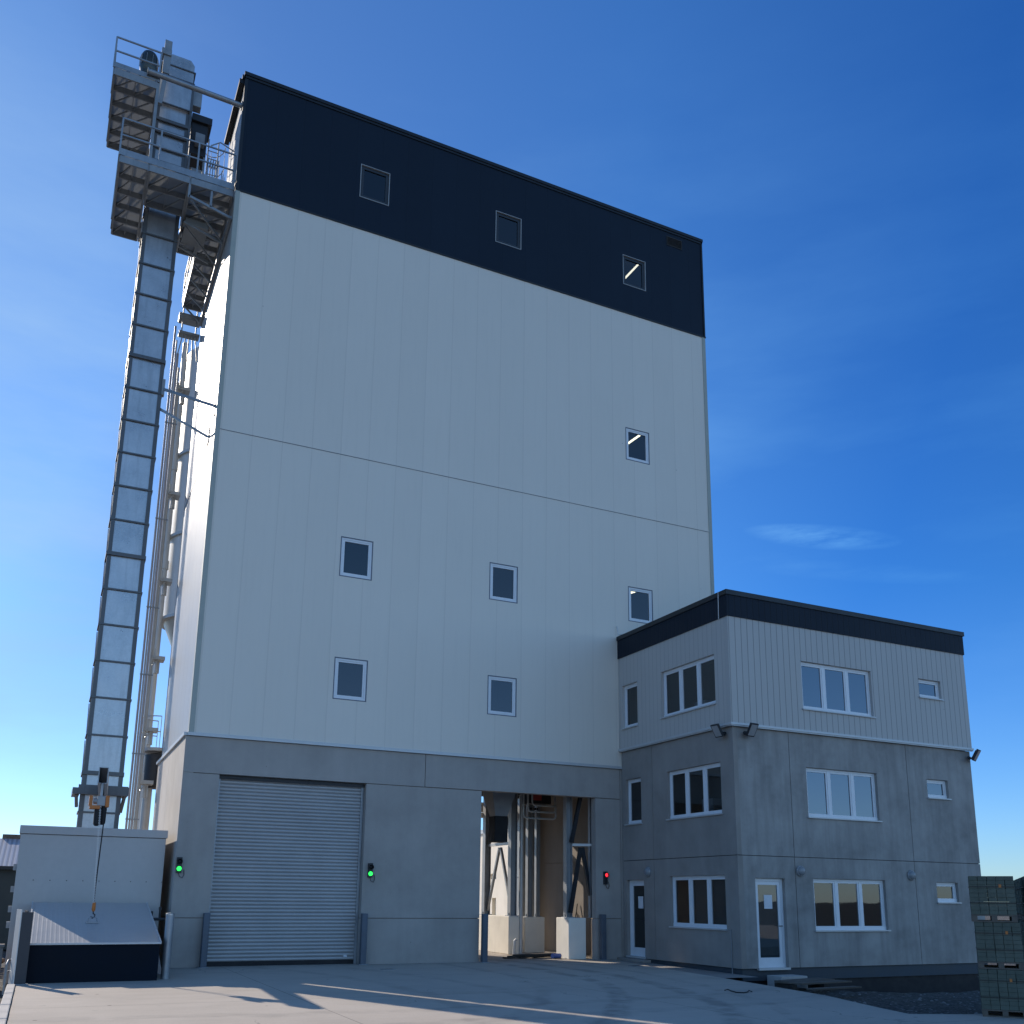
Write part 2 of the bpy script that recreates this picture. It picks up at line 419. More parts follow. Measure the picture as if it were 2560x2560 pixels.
# thin high cirrus, stretched sideways, mostly low in the sky on the sun side
cn = h.noise(h.scale(dirv, (1.2, 1.2, 5.)), 1.7, 7, .58)
lowm = h.math('MULTIPLY', h.ramp(ds[2], .05, .22), h.ramp(ds[2], .40, .75, 1, .0))
def patch(c0, e1, s1, s2):
    o = h.n('ShaderNodeVectorMath', operation='SUBTRACT'); h.l(dirv, o.inputs[0]); o.inputs[1].default_value = c0
    a_ = h.n('ShaderNodeVectorMath', operation='DOT_PRODUCT'); h.l(o.outputs[0], a_.inputs[0]); a_.inputs[1].default_value = e1
    z_ = h.sep(o.outputs[0])[2]; z_ = h.math('ADD', z_, h.math('MULTIPLY', a_.outputs['Value'], .16))
    x2 = h.math('POWER', h.math('MULTIPLY', a_.outputs['Value'], 1/s1), 2.); y2 = h.math('POWER', h.math('MULTIPLY', z_, 1/s2), 2.)
    return h.ramp(h.math('ADD', x2, y2), 0., 1., 1., 0.)
pn = h.ramp(h.noise(h.scale(dirv, (6., 6., 28.)), 2.2, 6, .6), .38, .72)
pc = h.math('ADD', h.math('MULTIPLY', patch((.655, .665, .350), (.71, -.70, 0), .075, .012), 1.5), h.math('MULTIPLY', patch((.69, .66, .315), (.71, -.70, 0), .13, .010), .3))
pc = h.math('MULTIPLY', pc, pn)
lefm = h.ramp(h.math('SUBTRACT', ds[0], h.math('MULTIPLY', ds[1], .35)), -.45, .45, 1, .3)
cm = h.math('ADD', h.math('MULTIPLY', h.math('MULTIPLY', h.ramp(cn, .42, .66), lowm), lefm), pc, clamp=True)
hz_ = h.math('MULTIPLY', h.ramp(h.math('SUBTRACT', h.math('MULTIPLY', ds[0], -1.), .02), -.12, .12), .13)
cm = h.math('ADD', cm, hz_, clamp=True)
sc_ = h.mix(h.math('MULTIPLY', cm, .62), sky.outputs[0], (4.2, 4.9, 5.8))
hs = h.n('ShaderNodeHueSaturation'); hs.inputs['Saturation'].default_value = 1.12; hs.inputs['Value'].default_value = 1.0
h.l(sc_, hs.inputs['Color'])
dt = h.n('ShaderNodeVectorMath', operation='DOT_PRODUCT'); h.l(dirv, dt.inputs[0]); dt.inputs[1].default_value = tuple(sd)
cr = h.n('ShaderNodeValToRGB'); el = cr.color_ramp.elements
stops = ((0, (1.0, 1.12, 1.25)), (.42, (.98, 1.15, 1.25)), (.52, (.62, .92, 1.2)), (.62, (.24, .62, 1.06)), (.72, (.21, .58, 1.06)), (.84, (.42, .76, 1.12)), (.95, (.60, .77, 1.0)), (.97, (.66, .87, 1.09)), (1, (.6, .8, 1.)))  # sky tint by angle from the sun; brightened behind the camera to lift the facade
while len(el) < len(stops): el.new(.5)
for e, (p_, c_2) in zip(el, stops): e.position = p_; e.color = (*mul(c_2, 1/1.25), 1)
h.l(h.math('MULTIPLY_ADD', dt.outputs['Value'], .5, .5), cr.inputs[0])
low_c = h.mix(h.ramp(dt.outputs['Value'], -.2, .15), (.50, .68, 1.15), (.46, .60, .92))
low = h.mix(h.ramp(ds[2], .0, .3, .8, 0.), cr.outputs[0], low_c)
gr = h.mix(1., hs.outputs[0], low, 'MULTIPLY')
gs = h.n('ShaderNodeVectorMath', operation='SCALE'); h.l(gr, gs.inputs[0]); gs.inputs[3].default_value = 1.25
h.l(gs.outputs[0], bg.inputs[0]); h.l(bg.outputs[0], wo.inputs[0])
S.view_settings.view_transform = 'Standard'; S.view_settings.look = 'None'; S.view_settings.exposure = 0; S.view_settings.gamma = 1
S.render.engine = 'CYCLES'; S.cycles.max_bounces = 8; S.cycles.transparent_max_bounces = 12

# ------------------------------------------------------------------ ground
AX, AY, AXR = 12.54, -5.34, 21.32      # annex: left face x, front face y, right edge x
W = 16.29
def ground_z(x, y):
    n = noise.noise(Vector((x*.9, y*.9, 3.1)))*.05+noise.noise(Vector((x*3.7, y*3.7, 1.)))*.018
    if x < 9.2 or y < -15 or y > 3 or x > 34: return -.35+n*(1 if abs(x) < 60 and abs(y) < 60 else 0)
    z = -.30+n
    wob = noise.noise(Vector((x*.55, 0, 7.)))*.35
    lip = -7.55-.28*(min(x, 20)-14.2)+wob*.7
    if x > 13.9 and y > lip:
        k = min(1, (y-lip)/.4)*min(1, (x-13.9)/.5); z = z*(1-k)+(-1.25)*k
    if x <= 13.9 and y > -6.9: z = -.33+n*.5
    return z
xs = [-2500, -400, -80, -30, -12, -4, 2, 9]+[9.2+.16*i for i in range(92)]+[26, 34, 60, 150, 500, 2500]
ys = [-2500, -400, -80, -30, -18]+[-15+.16*i for i in range(64)]+[-4.6, -3.5, -2, 0, 3, 10, 30, 80, 400, 2500]
g = M(); nx = len(xs)
g.v = [(x, y, ground_z(x, y)) for y in ys for x in xs]
g.f = [(j*nx+i, j*nx+i+1, (j+1)*nx+i+1, (j+1)*nx+i) for j in range(len(ys)-1) for i in range(nx-1)]
struct(mesh('ground', g, 'gravel'), 'dark gravel and soil around the yard')
poly = [(-3.16, -45), (-3.16, 26), (12.58, 26), (12.58, -.12), (12.05, -.3), (11.12, -6.3), (10.82, -8.1), (10.4, -10.4), (9.75, -12.3), (9.5, -13.15), (10.3, -13.5), (12, -13.9), (45, -19), (45, -45)]
m = M(); n = len(poly)
m.quad(*[(x, y, 0) for x, y in poly])
for i in range(n):
    a, b = poly[i], poly[(i+1) % n]; m.quad((*a, 0), (*b, 0), (*b, -.3), (*a, -.3))
struct(mesh('yard_pavement', m, 'yard'), 'pale concrete yard in front of the tower')
m = M().quad((12.07, -.3, -.015), (12.6, -.3, -.015), (12.6, -5.9, -.06), (11.2, -5.9, -.06))
struct(mesh('path', m, 'conc_l'), 'narrow strip of paving at the foot of the annex')
k = 0; y = -3.75
while y > -24:
    L = .92; m = M().box(-3.31, -3.17, y-L, y, -.3, .03+.004*(k % 2))
    tag(mesh('kerb_stone', m, 'kerb', bevel=.015, loc=(-3.24, y, -.3)), 'pale concrete kerb stone in the row edging the yard on the left', 'kerb stone', 'kerb stones along the left yard edge')
    y -= L+.015; k += 1

# ------------------------------------------------------------------ tower
T = thing('production_tower', 'tall grey panelled production tower with dark top band and concrete base', 'tower', (0, 0, 0))
wa, wb, wc, ww, wh = 3.553, 8.08, 12.92, .931, 1.156
tower_w = [(wa, 11.439), (wb, 11.439), (wc, 11.439), (wa, 7.99), (wb, 7.99), (wc, 16.97), (wa, 23.49), (wb, 23.49), (wc, 23.49)]
holes = [(x, x+ww, z-wh, z) for x, z in tower_w]
ZB, ZJ, ZD, ZT = 5.6, 13.9, 21.27, 25.16
fm = FRONT(0)
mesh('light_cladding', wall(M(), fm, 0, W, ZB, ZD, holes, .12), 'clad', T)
mesh('dark_cladding', wall(M(), fm, 0, W, ZD, ZT, holes, .12), 'dark', T)
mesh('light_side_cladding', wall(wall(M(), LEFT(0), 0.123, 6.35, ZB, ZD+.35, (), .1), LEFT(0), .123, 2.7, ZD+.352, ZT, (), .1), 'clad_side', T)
m = M()
m.box(.0, W, 6.25, 6.35, ZB, ZD+.35); m.box(W-.1, W, 0.12, 6.25, ZB, ZD+.35)
m.box(0.1, W, 2.6, 2.7, ZD+.35, ZT); m.box(W-.1, W, .12, 2.6, ZD+.35, ZT)
mesh('rear_cladding', m, 'clad_side', T)
m = M().box(-.02, W, 0.13, 6.35, ZD+.36, ZD+.45); m.box(0, W, .1, 2.7, ZT, ZT+.03)
mesh('roof', m, 'trim', T)
m = M().box(-.05, W+.06, -.055, .12, ZT-.05, ZT+.06); m.box(-.09, .03, .12, 2.8, ZT-.06, ZT+.08); m.box(-.16, -.02, .15, 2.8, ZT-.2, ZT-.06)
m.box(-.015, W+.05, -.03, .003, ZT-.13, ZT-.05)
m.box(W-.02, W+.04, -.03, .1, ZD-.04, ZT-.06); m.box(0., W+.06, -.03, .001, ZD-.05, ZD+.0)
mesh('roof_trim', m, 'trim', T)
m = M().box(-.05, W, -.045, .01, ZB-.05, ZB+.03).box(-.13, -.005, .01, 6.35, ZB-.05, ZB+.03)
mesh('flashing', m, 'flash', T)
mesh('joint_strip', M().box(.102, W-.102, -.012, -.001, ZJ-.03, ZJ+.03), 'clad', T)
mesh('joint_line', M().box(.102, W-.102, -.010, -.002, ZJ-.043, ZJ-.031), 'winedge', T)
mesh('side_joint_line', M().box(-.012, -.002, 0.15, 6.3, ZJ-.03, ZJ+.03), 'winedge', T)
m = M().box(-.028, .10, -.02, .0005, ZB+.03, ZD-.05).box(-.028, -.0005, .0005, .14, ZB+.03, ZD-.05)
mesh('corner_trim', m, 'cream', T)
mesh('corner_trim', M().box(-.024, .06, -.018, .0005, ZD+.0, ZT-.16).box(-.024, -.0005, .0005, .14, ZD, ZT-.16), 'trim', T)
mesh('corner_trim', M().box(W-.1, W+.03, -.022, .0005, 9.8, ZD-.05), 'cream', T)
m = M()
for x, z in ((14.78, 24.87),):
    m.box(x, x+.66, -.02, -.002, z-.37, z)
    for i in range(7): m.bar((x+.02, -.03, z-.05-.045*i), (x+.64, -.03, z-.05-.045*i), .03, .008)
mesh('vent', m, mat_plain('vent_grey', (.034, .034, .034), .6), T)
# concrete base: separate cast panels with real joints
Yc = .02; g_ = .009
m = M(); fm2 = FRONT(Yc)
def cpan(m, mp, a, b, c, d, t=.25): return wall(m, mp, a+g_, b-g_, c+g_, d-g_, (), t)
DL, DR, DT = .81, 4.60, 4.635; OL, OR, OT = 7.97, 11.66, 4.64
cpan(m, fm2, -.075, 6.26, DT, ZB-.05); cpan(m, fm2, 6.26, 12.53, OT, ZB-.05); cpan(m, fm2, 12.53, W, 0, ZB-.05)
for a, b in ((-.075, DL), (DR, OL), (OR, 12.53)):
    cpan(m, fm2, a, b, 1.147, DT); cpan(m, fm2, a, b, -.3, 1.147)
mesh('concrete_wall', m, 'conc', T)
m = M(); lm = LEFT(-.075)
cpan(m, lm, .03, 3.3, 1.147, ZB-.05); cpan(m, lm, 3.3, 6.3, 1.147, ZB-.05); cpan(m, lm, .03, 3.3, -.3, 1.147); cpan(m, lm, 3.3, 6.3, -.3, 1.147)
mesh('concrete_side_wall', m, 'conc_side', T)
m = M()
for a, b, c, d in ((-.04, DL-.03, -.3, 5.5), (DR+.03, OL-.03, -.3, 5.5), (OR+.03, W-.02, -.3, 5.5), (DL-.03, DR+.03, DT+.03, 5.5), (OL-.03, OR+.03, OT+.03, 5.5)): m.box(a, b, Yc+.05, Yc+.22, c, d)
m.box(-.04, .15, .24, 6.3, -.3, 5.5)
mesh('wall_core', m, 'brown', T)
m = M().box(.15, OL-.15, 6.1, 6.3, -.3, 5.5).box(OL-.25, OL-.02, .28, 6.3, -.3, 5.5)
m.box(OL-.02, 12.5, .28, 6.3, 5.35, 5.5); m.box(12.7, W-.02, 6.1, 6.3, -.3, 5.5); m.box(W-.2, W-.02, .28, 6.1, -.3, 5.5)
mesh('inner_wall', m, 'conc', T)
m = M(); pm = LEFT(12.5)
cpan(m, pm, .3, 3.2, -.3, 2.85); cpan(m, pm, 3.2, 6.28, -.3, 2.85); cpan(m, pm, .3, 6.28, 2.85, 5.34); m.box(12.53, 12.7, .29, 6.29, -.3, 5.34)
mesh('passage_wall', m, 'brown', T)
m = M().box(OL-.02, 12.5, 6.05, 6.28, 4.62, 4.95); m.box(OL-.02, 12.5, 6.1, 6.2, 4.42, 4.6)
mesh('rear_beam', m, 'block', T)
m = M()
for i in range(6): m.box(OL, 12.49, .9+i*.9, 1.05+i*.9, 5.1, 5.34)
mesh('ceiling_joists', m, 'steel_d', T)
# roller door
YD = .27
m = M(); n = 50; hgt = DT-.12
zz = [.1+hgt*i/(n*6) for i in range(n*6+1)]
prof = [(z, YD-.028*math.sin(math.pi*((i % 6)/6.))**.6 if i % 6 else YD+.004) for i, z in enumerate(zz)]
for (z1, y1), (z2, y2) in zip(prof, prof[1:]): m.quad((DL, y1, z1), (DR, y1, z1), (DR, y2, z2), (DL, y2, z2))
door = mesh('roller_door', m, 'slat', T)
mesh('door_guide', M().box(DR-.07, DR, YD-.06, YD+.03, 0, DT), 'galv', door); mesh('door_guide', M().box(DL-.01, DL+.05, YD-.06, YD+.03, 0, DT), 'galv', door)
mesh('bottom_seal', M().box(DL+.05, DR-.07, YD-.035, YD+.03, 0.0, .11), 'black', door)
mesh('door_head', M().box(DL, DR, YD-.1, YD+.1, DT-.09, DT).box(DL+.25, DL+.5, YD-.13, YD-.1, DT-.07, DT-.02).box(DR-1.5, DR-1.44, YD-.13, YD-.1, DT-.1, DT-.03), 'steel_d', door)
mesh('door_label', M().box(DR-.34, DR-.25, YD-.045, YD-.035, .17, .23), 'paper', door)

def room(m, mp, a, b, c, d, d0=.12, dep=1.6, upx=.45, rx=0.):
    """plain room shell behind an opening"""
    e = .35
    A, B, Cc, D = a-e, b+e+rx, c-.8, d+upx
    q = lambda *p: m.quad(*[mp(*t) for t in p])
    q((A, Cc, dep), (B, Cc, dep), (B, D, dep), (A, D, dep)); q((A, Cc, d0), (A, D, d0), (A, D, dep), (A, Cc, dep)); q((B, Cc, d0), (B, D, d0), (B, D, dep), (B, Cc, dep))
    q((A, D, d0), (B, D, d0), (B, D, dep), (A, D, dep)); q((A, Cc, d0), (B, Cc, d0), (B, Cc, dep), (A, Cc, dep))
    for r in ((A, a, Cc, D), (b, B, Cc, D), (a, b, Cc, c), (a, b, d, D)): q((r[0], r[2], d0), (r[1], r[2], d0), (r[1], r[3], d0), (r[0], r[3], d0))
    return m
for x, z in tower_w: mesh('room_interior', room(M(), fm, x, x+ww, z-wh, z, .121, 2.45 if x > 12 and z > 12 else 2.2, 1.25 if x > 12 and z > 12 else .45, 1.3 if x > 12 else 0.), 'room', T)
for i, (x, z) in enumerate(tower_w):
    a, b, c, d = x, x+ww, z-wh, z
    if z > 22:
        win = mesh('window', ring(M(), fm, a+.035, b-.035, c+.035, d-.035, .085, .03, .09), 'dframe', T)
        mesh('window_edge', ring(M(), fm, a, b, c, d, .024, -.012, .1), 'lline', win)
        mesh('pane', sheet(M(), fm, a+.1, b-.1, c+.1, d-.1, .06), 'glass_d', win)
    else:
        win = mesh('window', ring(ring(M(), fm, a+.026, b-.026, c+.026, d-.026, .05, .01, .09), fm, a+.078, b-.078, c+.078, d-.078, .045, .022, .08), 'pvc', T)
        mesh('window_edge', ring(M(), fm, a, b, c, d, .024, -.006, .1), 'winedge', win)
        mesh('pane', sheet(M(), fm, a+.11, b-.11, c+.11, d-.11, .05), 'glass', win)
# lit tubes behind the three right-hand windows
for a_, b_, lab in (((14.24, 1.02, 24.2), (14.24, 1.9, 24.2), 'lit tube lamp seen through the highest window on the right of the dark band'),
                    ((14.24, 1.12, 17.5), (14.21, 1.84, 17.5), 'lit tube lamp seen through the lone window high on the right of the light wall'),
                    ((13.46, .72, 11.5), (13.52, .52, 11.5), 'short glint of a lit lamp in the window just above the annex roof')):
    tag(mesh('tube_lamp', M().tube([a_, b_], .035, 8), 'tube', loc=a_), lab, 'lamp')

# ------------------------------------------------------------------ annex
A = thing('office_annex', 'three storey office annex with grey concrete floors, panelled top floor and dark roof band', 'office building', (AX, AY, 0))
Z1, Z2, Z3, ZJ2, ZP = 6.09, 8.98, 9.69, 2.81, .085
F = FRONT(AY); L_ = LEFT(AX)
LY0, LY1 = AY, -.02
front_w = [(14.93, 17.48, 6.73, 8.05), (14.97, 17.50, 3.86, 5.17), (15.0, 17.53, .98, 2.28)]
front_s = [(19.34, 20.24, 7.5, 8.05), (19.42, 20.27, 4.61, 5.14), (19.46, 20.31, 1.72, 2.26)]
front_d = (13.11, 14.06, .09, 2.26)
left_w = [(-4.76, -2.30, 6.75, 8.09), (-4.77, -2.38, 3.88, 5.21), (-4.79, -2.40, 1.0, 2.33)]
left_s = [(-1.05, -.22, 6.75, 8.08), (-1.05, -.24, 3.87, 5.2)]
left_d = (-1.12, -.2, .12, 2.25)
e3 = .03
mesh('front_cladding', wall(M(), FRONT(AY-e3), AX-e3, AXR, Z1+.06, Z2, front_w[:1]+front_s[:1], .16), 'aclad_f', A)
mesh('left_cladding', wall(M(), LEFT(AX-e3), LY0-e3+.165, LY1, Z1+.06, Z2, left_w[:1]+left_s[:1], .16), 'aclad_l', A)
mesh('front_roof_band', M().box(AX-.06, AXR+.02, AY-.06, AY+.1, Z2, Z3-.13), 'adark_f', A)
mesh('left_roof_band', M().box(AX-.06, AX+.1, AY+.1, LY1, Z2, Z3-.13), 'adark_l', A)
m = M().box(AX-.09, AXR+.06, AY-.09, AY+.15, Z3-.13, Z3+.0).box(AX-.09, AX+.15, AY+.15, LY1, Z3-.13, Z3+.0)
mesh('roof_edge', m, 'trim', A)
mesh('roof', M().box(AX, AXR, AY+.1, LY1, Z2-.1, Z2).box(AXR-.1, AXR, AY+.1, LY1, Z2, Z3-.14), 'trim', A)
mesh('lightning_wire', M().tube([(AX-.098, AY+.225, Z3), (AX-.07, AY+.28, Z2-.02)], .012, 6), 'flash', A)
mesh('lightning_wire', M().tube([(AX-.09, -.05, Z3+.35), (AX-.05, -.08, Z3+.06), (AX-.01, -.3, Z3+.03)], .015, 6), 'flash', A)
m = M()
for zz0, zz1, dd in ((Z1-.03, Z1+.0, .05), (Z1, Z1+.055, .075)):
    m.box(AX-dd, AXR+.02, AY-dd, AY+.0, zz0, zz1); m.box(AX-dd, AX+.0, AY, LY1, zz0, zz1)
mesh('flashing', m, 'flash', A)
c_ = .04
m = M(); fa = FRONT(AY+c_)
xj = (AX+.09, 14.42, 18.67, AXR-.02)
for a, b in zip(xj, xj[1:]):
    wall(m, fa, a+g_, b-g_, ZJ2+g_, Z1-.03, front_w[1:2]+front_s[1:2], .14)
    wall(m, fa, a+g_, b-g_, ZP, ZJ2-g_, front_w[2:]+front_s[2:]+[front_d], .16)
mesh('front_concrete_wall', m, 'conc_annex', A)
m = M(); la = LEFT(AX+c_); yj = (AY+.02, -1.64, LY1)
for a, b in zip(yj, yj[1:]):
    wall(m, la, a+g_, b-g_, ZJ2+g_, Z1-.03, left_w[1:2]+left_s[1:2], .14)
    wall(m, la, a+g_, b-g_, ZP, ZJ2-g_, left_w[2:]+[left_d], .16)
mesh('left_concrete_wall', m, 'conc_l', A)
# recess behind the joints, cut round the openings
m = M()
wall(m, FRONT(AY+c_+.03), AX+.1, AXR-.05, ZP, Z1-.04, [(h[0]-.015, h[1]+.015, h[2]-.015, h[3]+.015) for h in front_w[1:]+front_s[1:]+[front_d]], .1, False)
wall(m, LEFT(AX+c_+.03), AY+.1, LY1, ZP, Z1-.04, [(h[0]-.015, h[1]+.015, h[2]-.015, h[3]+.015) for h in left_w[1:]+left_s[1:]+[left_d]], .1, False)
mesh('wall_core', m, 'steel_d', A)
mesh('side_wall', M().box(AXR-.12, AXR-.04, AY+.18, LY1, ZP, Z2-.1).box(W+.02, AXR-.12, LY1-.1, LY1, ZP, Z2-.1), 'conc_annex', A)
m = M().box(AX+.16, AXR-.05, AY+.15, AY+.3, -1.4, ZP-.005).box(AX+.16, AX+.3, AY+.3, LY1, -1.4, ZP-.005)
m.box(AX+.3, AXR-.2, AY+.3, LY1-.12, ZP-.2, ZP-.01)
mesh('foundation', m, 'black', A)
m = M().box(AX+.10, AXR-.04, AY+.09, AY+.14, -.21, ZP-.012).box(AX+.10, AX+.15, AY+.14, LY1, -.12, ZP-.012)
mesh('plinth_board', m, mat_plain('plinth_blue_grey', (.05, .065, .08), .7, 0, .2, 1.5), A)
m = M(); li = [(la, h_) for h_ in left_w+left_s+[left_d]]; fi = [(fa, h_) for h_ in front_w+front_s+[front_d]]
for mp, h_ in li: mesh('room_interior', room(M(), mp, *h_, .18, 1.7), 'room_l', A)
for mp, h_ in fi: mesh('room_interior', room(M(), mp, *h_, .18, 2.2), 'room_l', A)

def annex_window(mp, r, nm, gm, far_left=False):
    a, b, c, d = r; f = M()
    rec = .085
    ring(f, mp, a+.004, b-.004, c+.004, d-.004, .055, rec, rec+.07)
    k = (b-a)/nm
    for i in range(1, nm): pbox(f, mp, a+k*i-.04, a+k*i+.04, c+.06, d-.06, rec+.001, rec+.069)
    for i in range(nm):
        ring(f, mp, a+k*i+(.06 if i == 0 else .042), a+k*(i+1)-(.06 if i == nm-1 else .042), c+.06, d-.06, .045, rec+.012, rec+.06)
    pbox(f, mp, a+.004, b-.004, c-.0, c+.09, rec-.012, rec)
    win = mesh('window', f, 'pvc', A)
    mesh('sill', pbox(M(), mp, a-.04, b+.04, c-.03, c+.004, -.05, rec), 'flash', win)
    g = M()
    for i in range(nm): sheet(g, mp, a+k*i+.05, a+k*(i+1)-.05, c+.1, d-.09, rec+.035)
    mesh('pane', g, gm, win)
    return win
for i, r in enumerate(left_w): annex_window(LEFT(AX-(e3 if i == 0 else -c_)), r, 3, 'glass')
for i, r in enumerate(left_s): annex_window(LEFT(AX-(e3 if i == 0 else -c_)), r, 1, 'glass')
for i, r in enumerate(front_w): annex_window(FRONT(AY-(e3 if i == 0 else -c_)), r, 3, 'glass' if i == 2 else 'glass_m')
for i, r in enumerate(front_s): annex_window(FRONT(AY-(e3 if i == 0 else -c_)), r, 1, 'glass_m' if i < 2 else 'glass')
def annex_door(mp, r, hinge_right, notice):
    a, b, c, d = r
    f = ring(M(), mp, a+.004, b-.004, c+.004, d-.004, .07, .10, .17)
    ring(f, mp, a+.078, b-.078, c+.06, d-.078, .085, .112, .165); pbox(f, mp, a+.08, b-.08, c+.06, c+.24, .108, .166)
    dr = mesh('door', f, 'pvc', A)
    mesh('pane', sheet(M(), mp, a+.15, b-.15, c+.22, d-.15, .135), 'glass', dr)
    hx = b-.1 if hinge_right else a+.1
    q = M(); p0 = mp(hx, c+1.0, .10); p1 = mp(hx, c+1.0, .05); p2 = mp(hx+(-.12 if hinge_right else .12), c+1.0, .05)
    q.tube([p0, p1, p2], .011, 8)
    mesh('handle', q, 'steel_d', dr)
    u, w_ = notice
    mesh('paper_notice', pbox(M(), mp, u-.13, u+.13, w_-.17, w_+.17, .128, .131), 'paper', dr)
    mesh('threshold', pbox(M(), mp, a-.02, b+.02, c-.05, c+.004, -.04, .12), 'flash', dr)
annex_door(fa, front_d, True, (13.60, 1.68)); annex_door(la, left_d, False, (-.74, 1.62))

for y_, z_, h_2 in ((-2.75, 6.4, .85), (-2.95, 3.5, .95), (-2.8, .6, .75)):
    mesh('cabinet', M().box(AX+.95, AX+1.35, y_-.28, y_+.22, z_, z_+h_2), 'paper', A)
# lamps on the annex
def flood(p, n, tilt, label):
    """LED floodlight: housing with lens on a bracket; n = wall normal"""
    P = Vector(p); n = Vector(n).normalized(); side = n.cross(Vector((0, 0, 1))).normalized()
    t = thing('floodlight', label, 'floodlight', p, 'floodlights under the annex flashing')
    d = (n*math.cos(tilt)-Vector((0, 0, 1))*math.sin(tilt)).normalized(); up = side.cross(d).normalized()
    if up.z < 0: up = -up
    c = P+n*.22+Vector((0, 0, .06))
    q = M()
    def slab(m, cen, hw, hh, th):
        i = len(m.v)
        for s3 in (-1, 1):
            for s1, s2 in ((-1, -1), (1, -1), (1, 1), (-1, 1)): m.v.append(tuple(cen+side*s1*hw+up*s2*hh+d*s3*th))
        m.f += [tuple(i+k for k in f) for f in ((0, 1, 2, 3), (7, 6, 5, 4), (0, 4, 5, 1), (1, 5, 6, 2), (2, 6, 7, 3), (3, 7, 4, 0))]
    slab(q, c, .13, .18, .03)
    for i in range(5): slab(q, c-d*.045+side*(-.08+.04*i), .006, .13, .018)
    mesh('housing', q, 'steel_d', t, bevel=.006)
    q = M(); slab(q, c+d*.033, .105, .15, .004); mesh('lens', q, 'lensd', t)
    q = M(); q.bar(P+n*.0, P+n*.04, .16, .09); q.bar(P+n*.03+side*.1, c-up*.12+side*.15, .02, .035); q.bar(P+n*.03-side*.1, c-up*.12-side*.15, .02, .035); q.bar(P+n*.03+side*.12, P+n*.03-side*.12, .03, .05)
    mesh('bracket', q, 'steel_d', t)
flood((AX-.01, -5.0, 5.90), (-1, -.15, 0), R_(32), 'left of the two floodlights at the annex corner, on the side towards the tower')
flood((12.98, AY-.01, 5.90), (0.1, -1, 0), R_(32), 'right of the two floodlights at the annex corner, on the broad front')
flood((21.16, AY-.01, 5.86), (.45, -1, 0), R_(30), 'lone floodlight at the far right end of the annex front')
def round_lamp(p, ax, label):
    t = thing('wall_lamp', label, 'wall lamp', p, 'round wall lamps on the ground floor')
    s = -1
    mesh('base', M().lathe(p, [(.14, 0), (.14, s*.035), (.125, s*.05)], 28, ax), 'steel', t, smooth=True)
    mesh('diffuser', M().lathe(p, [(.118, s*.05), (.11, s*.075), (.085, s*.1), (.045, s*.115), (.003, s*.12)], 28, ax), 'lens', t, smooth=True)
round_lamp((AX+c_-.002, -1.35, 2.47), 'x', 'round bulkhead lamp beside the narrow side door of the annex')
round_lamp((14.58, AY+c_-.002, 2.46), 'y', 'round bulkhead lamp between the front door and the wide ground floor window')
round_lamp((18.50, AY+c_-.002, 2.43), 'y', 'round bulkhead lamp right of the wide ground floor window')

# signal lights beside the two gates
def signal(x, z, lit, label):
    t = thing('signal_light', label, 'signal light', (x, Yc, z), 'signal lights beside the gates')
    mesh('housing', M().box(x-.06, x+.06, Yc-.07, Yc-.0, z-.1, z+.27).tube([(x, Yc-.04, z-.1), (x+.02, Yc-.05, z-.18), (x+.09, Yc-.05, z-.22), (x+.13, Yc-.03, z-.14), (x+.12, Yc-.01, z-.02)], .009, 6), 'steel_d', t, bevel=.01)
    mesh('lit_lens', M().lathe((x, Yc-.07, z if lit == 'green' else z+.17), [(.055, 0), (.052, -.02), (.035, -.04), (.004, -.048)], 20, 'y'), lit, t, smooth=True)
    mesh('dark_lens', M().lathe((x, Yc-.07, z+.17 if lit == 'green' else z), [(.05, 0), (.047, -.02), (.03, -.035), (.004, -.042)], 20, 'y'), 'black', t, smooth=True)
    mesh('hood', M().lathe((x, Yc-.07, z+.17), [(.062, 0), (.066, -.07), (.063, -.07), (.058, 0)], 20, 'y'), 'steel_d', t)
signal(.02, 2.30, 'green', 'green signal light at the left corner of the tower')
signal(4.80, 2.28, 'green', 'green signal light on the pier right of the roller door')
signal(11.97, 2.22, 'red', 'red signal light right of the open passage')

# ------------------------------------------------------------------ bollards
def post(x, y, label, w_=.15, h_=1.27):
    t = thing('bollard', label, 'bollard', (x, y, 0), 'steel posts guarding the gates')
    mesh('post', M().box(x-w_/2, x+w_/2, y-w_/2, y+w_/2, 0, h_), 'post', t, bevel=.012)
    mesh('base_plate', M().box(x-w_*.8, x+w_*.8, y-w_*.8, y+w_*.8, 0.001, .014), 'galv_d', t)
post(.74, -.12, 'blue grey square post at the left jamb of the roller door')
post(4.66, -.13, 'blue grey square post at the right jamb of the roller door')
post(8.02, -.22, 'blue grey square post at the left jamb of the open passage')
post(11.78, -.16, 'blue grey square post at the right side of the open passage')
t = thing('bollard', 'round galvanised post with pale rim right of the intake hopper', 'bollard', (-.44, -3.05, 0))
mesh('post', M().lathe((-.44, -3.05, 0), [(.085, 0), (.085, 1.28)], 28), 'galv', t, smooth=True)
mesh('cap', M().lathe((-.44, -3.05, 0), [(.09, 1.27), (.09, 1.3), (.06, 1.32), (.003, 1.325)], 28), 'galv_p', t, smooth=True)
t = thing('bollard', 'steel H-section post with sunlit flange left of the intake hopper', 'bollard', (-3.1, -3.62, 0))
ca, sa = math.cos(R_(11)), math.sin(R_(11)); o_ = Vector((-3.2, -3.66, 0))
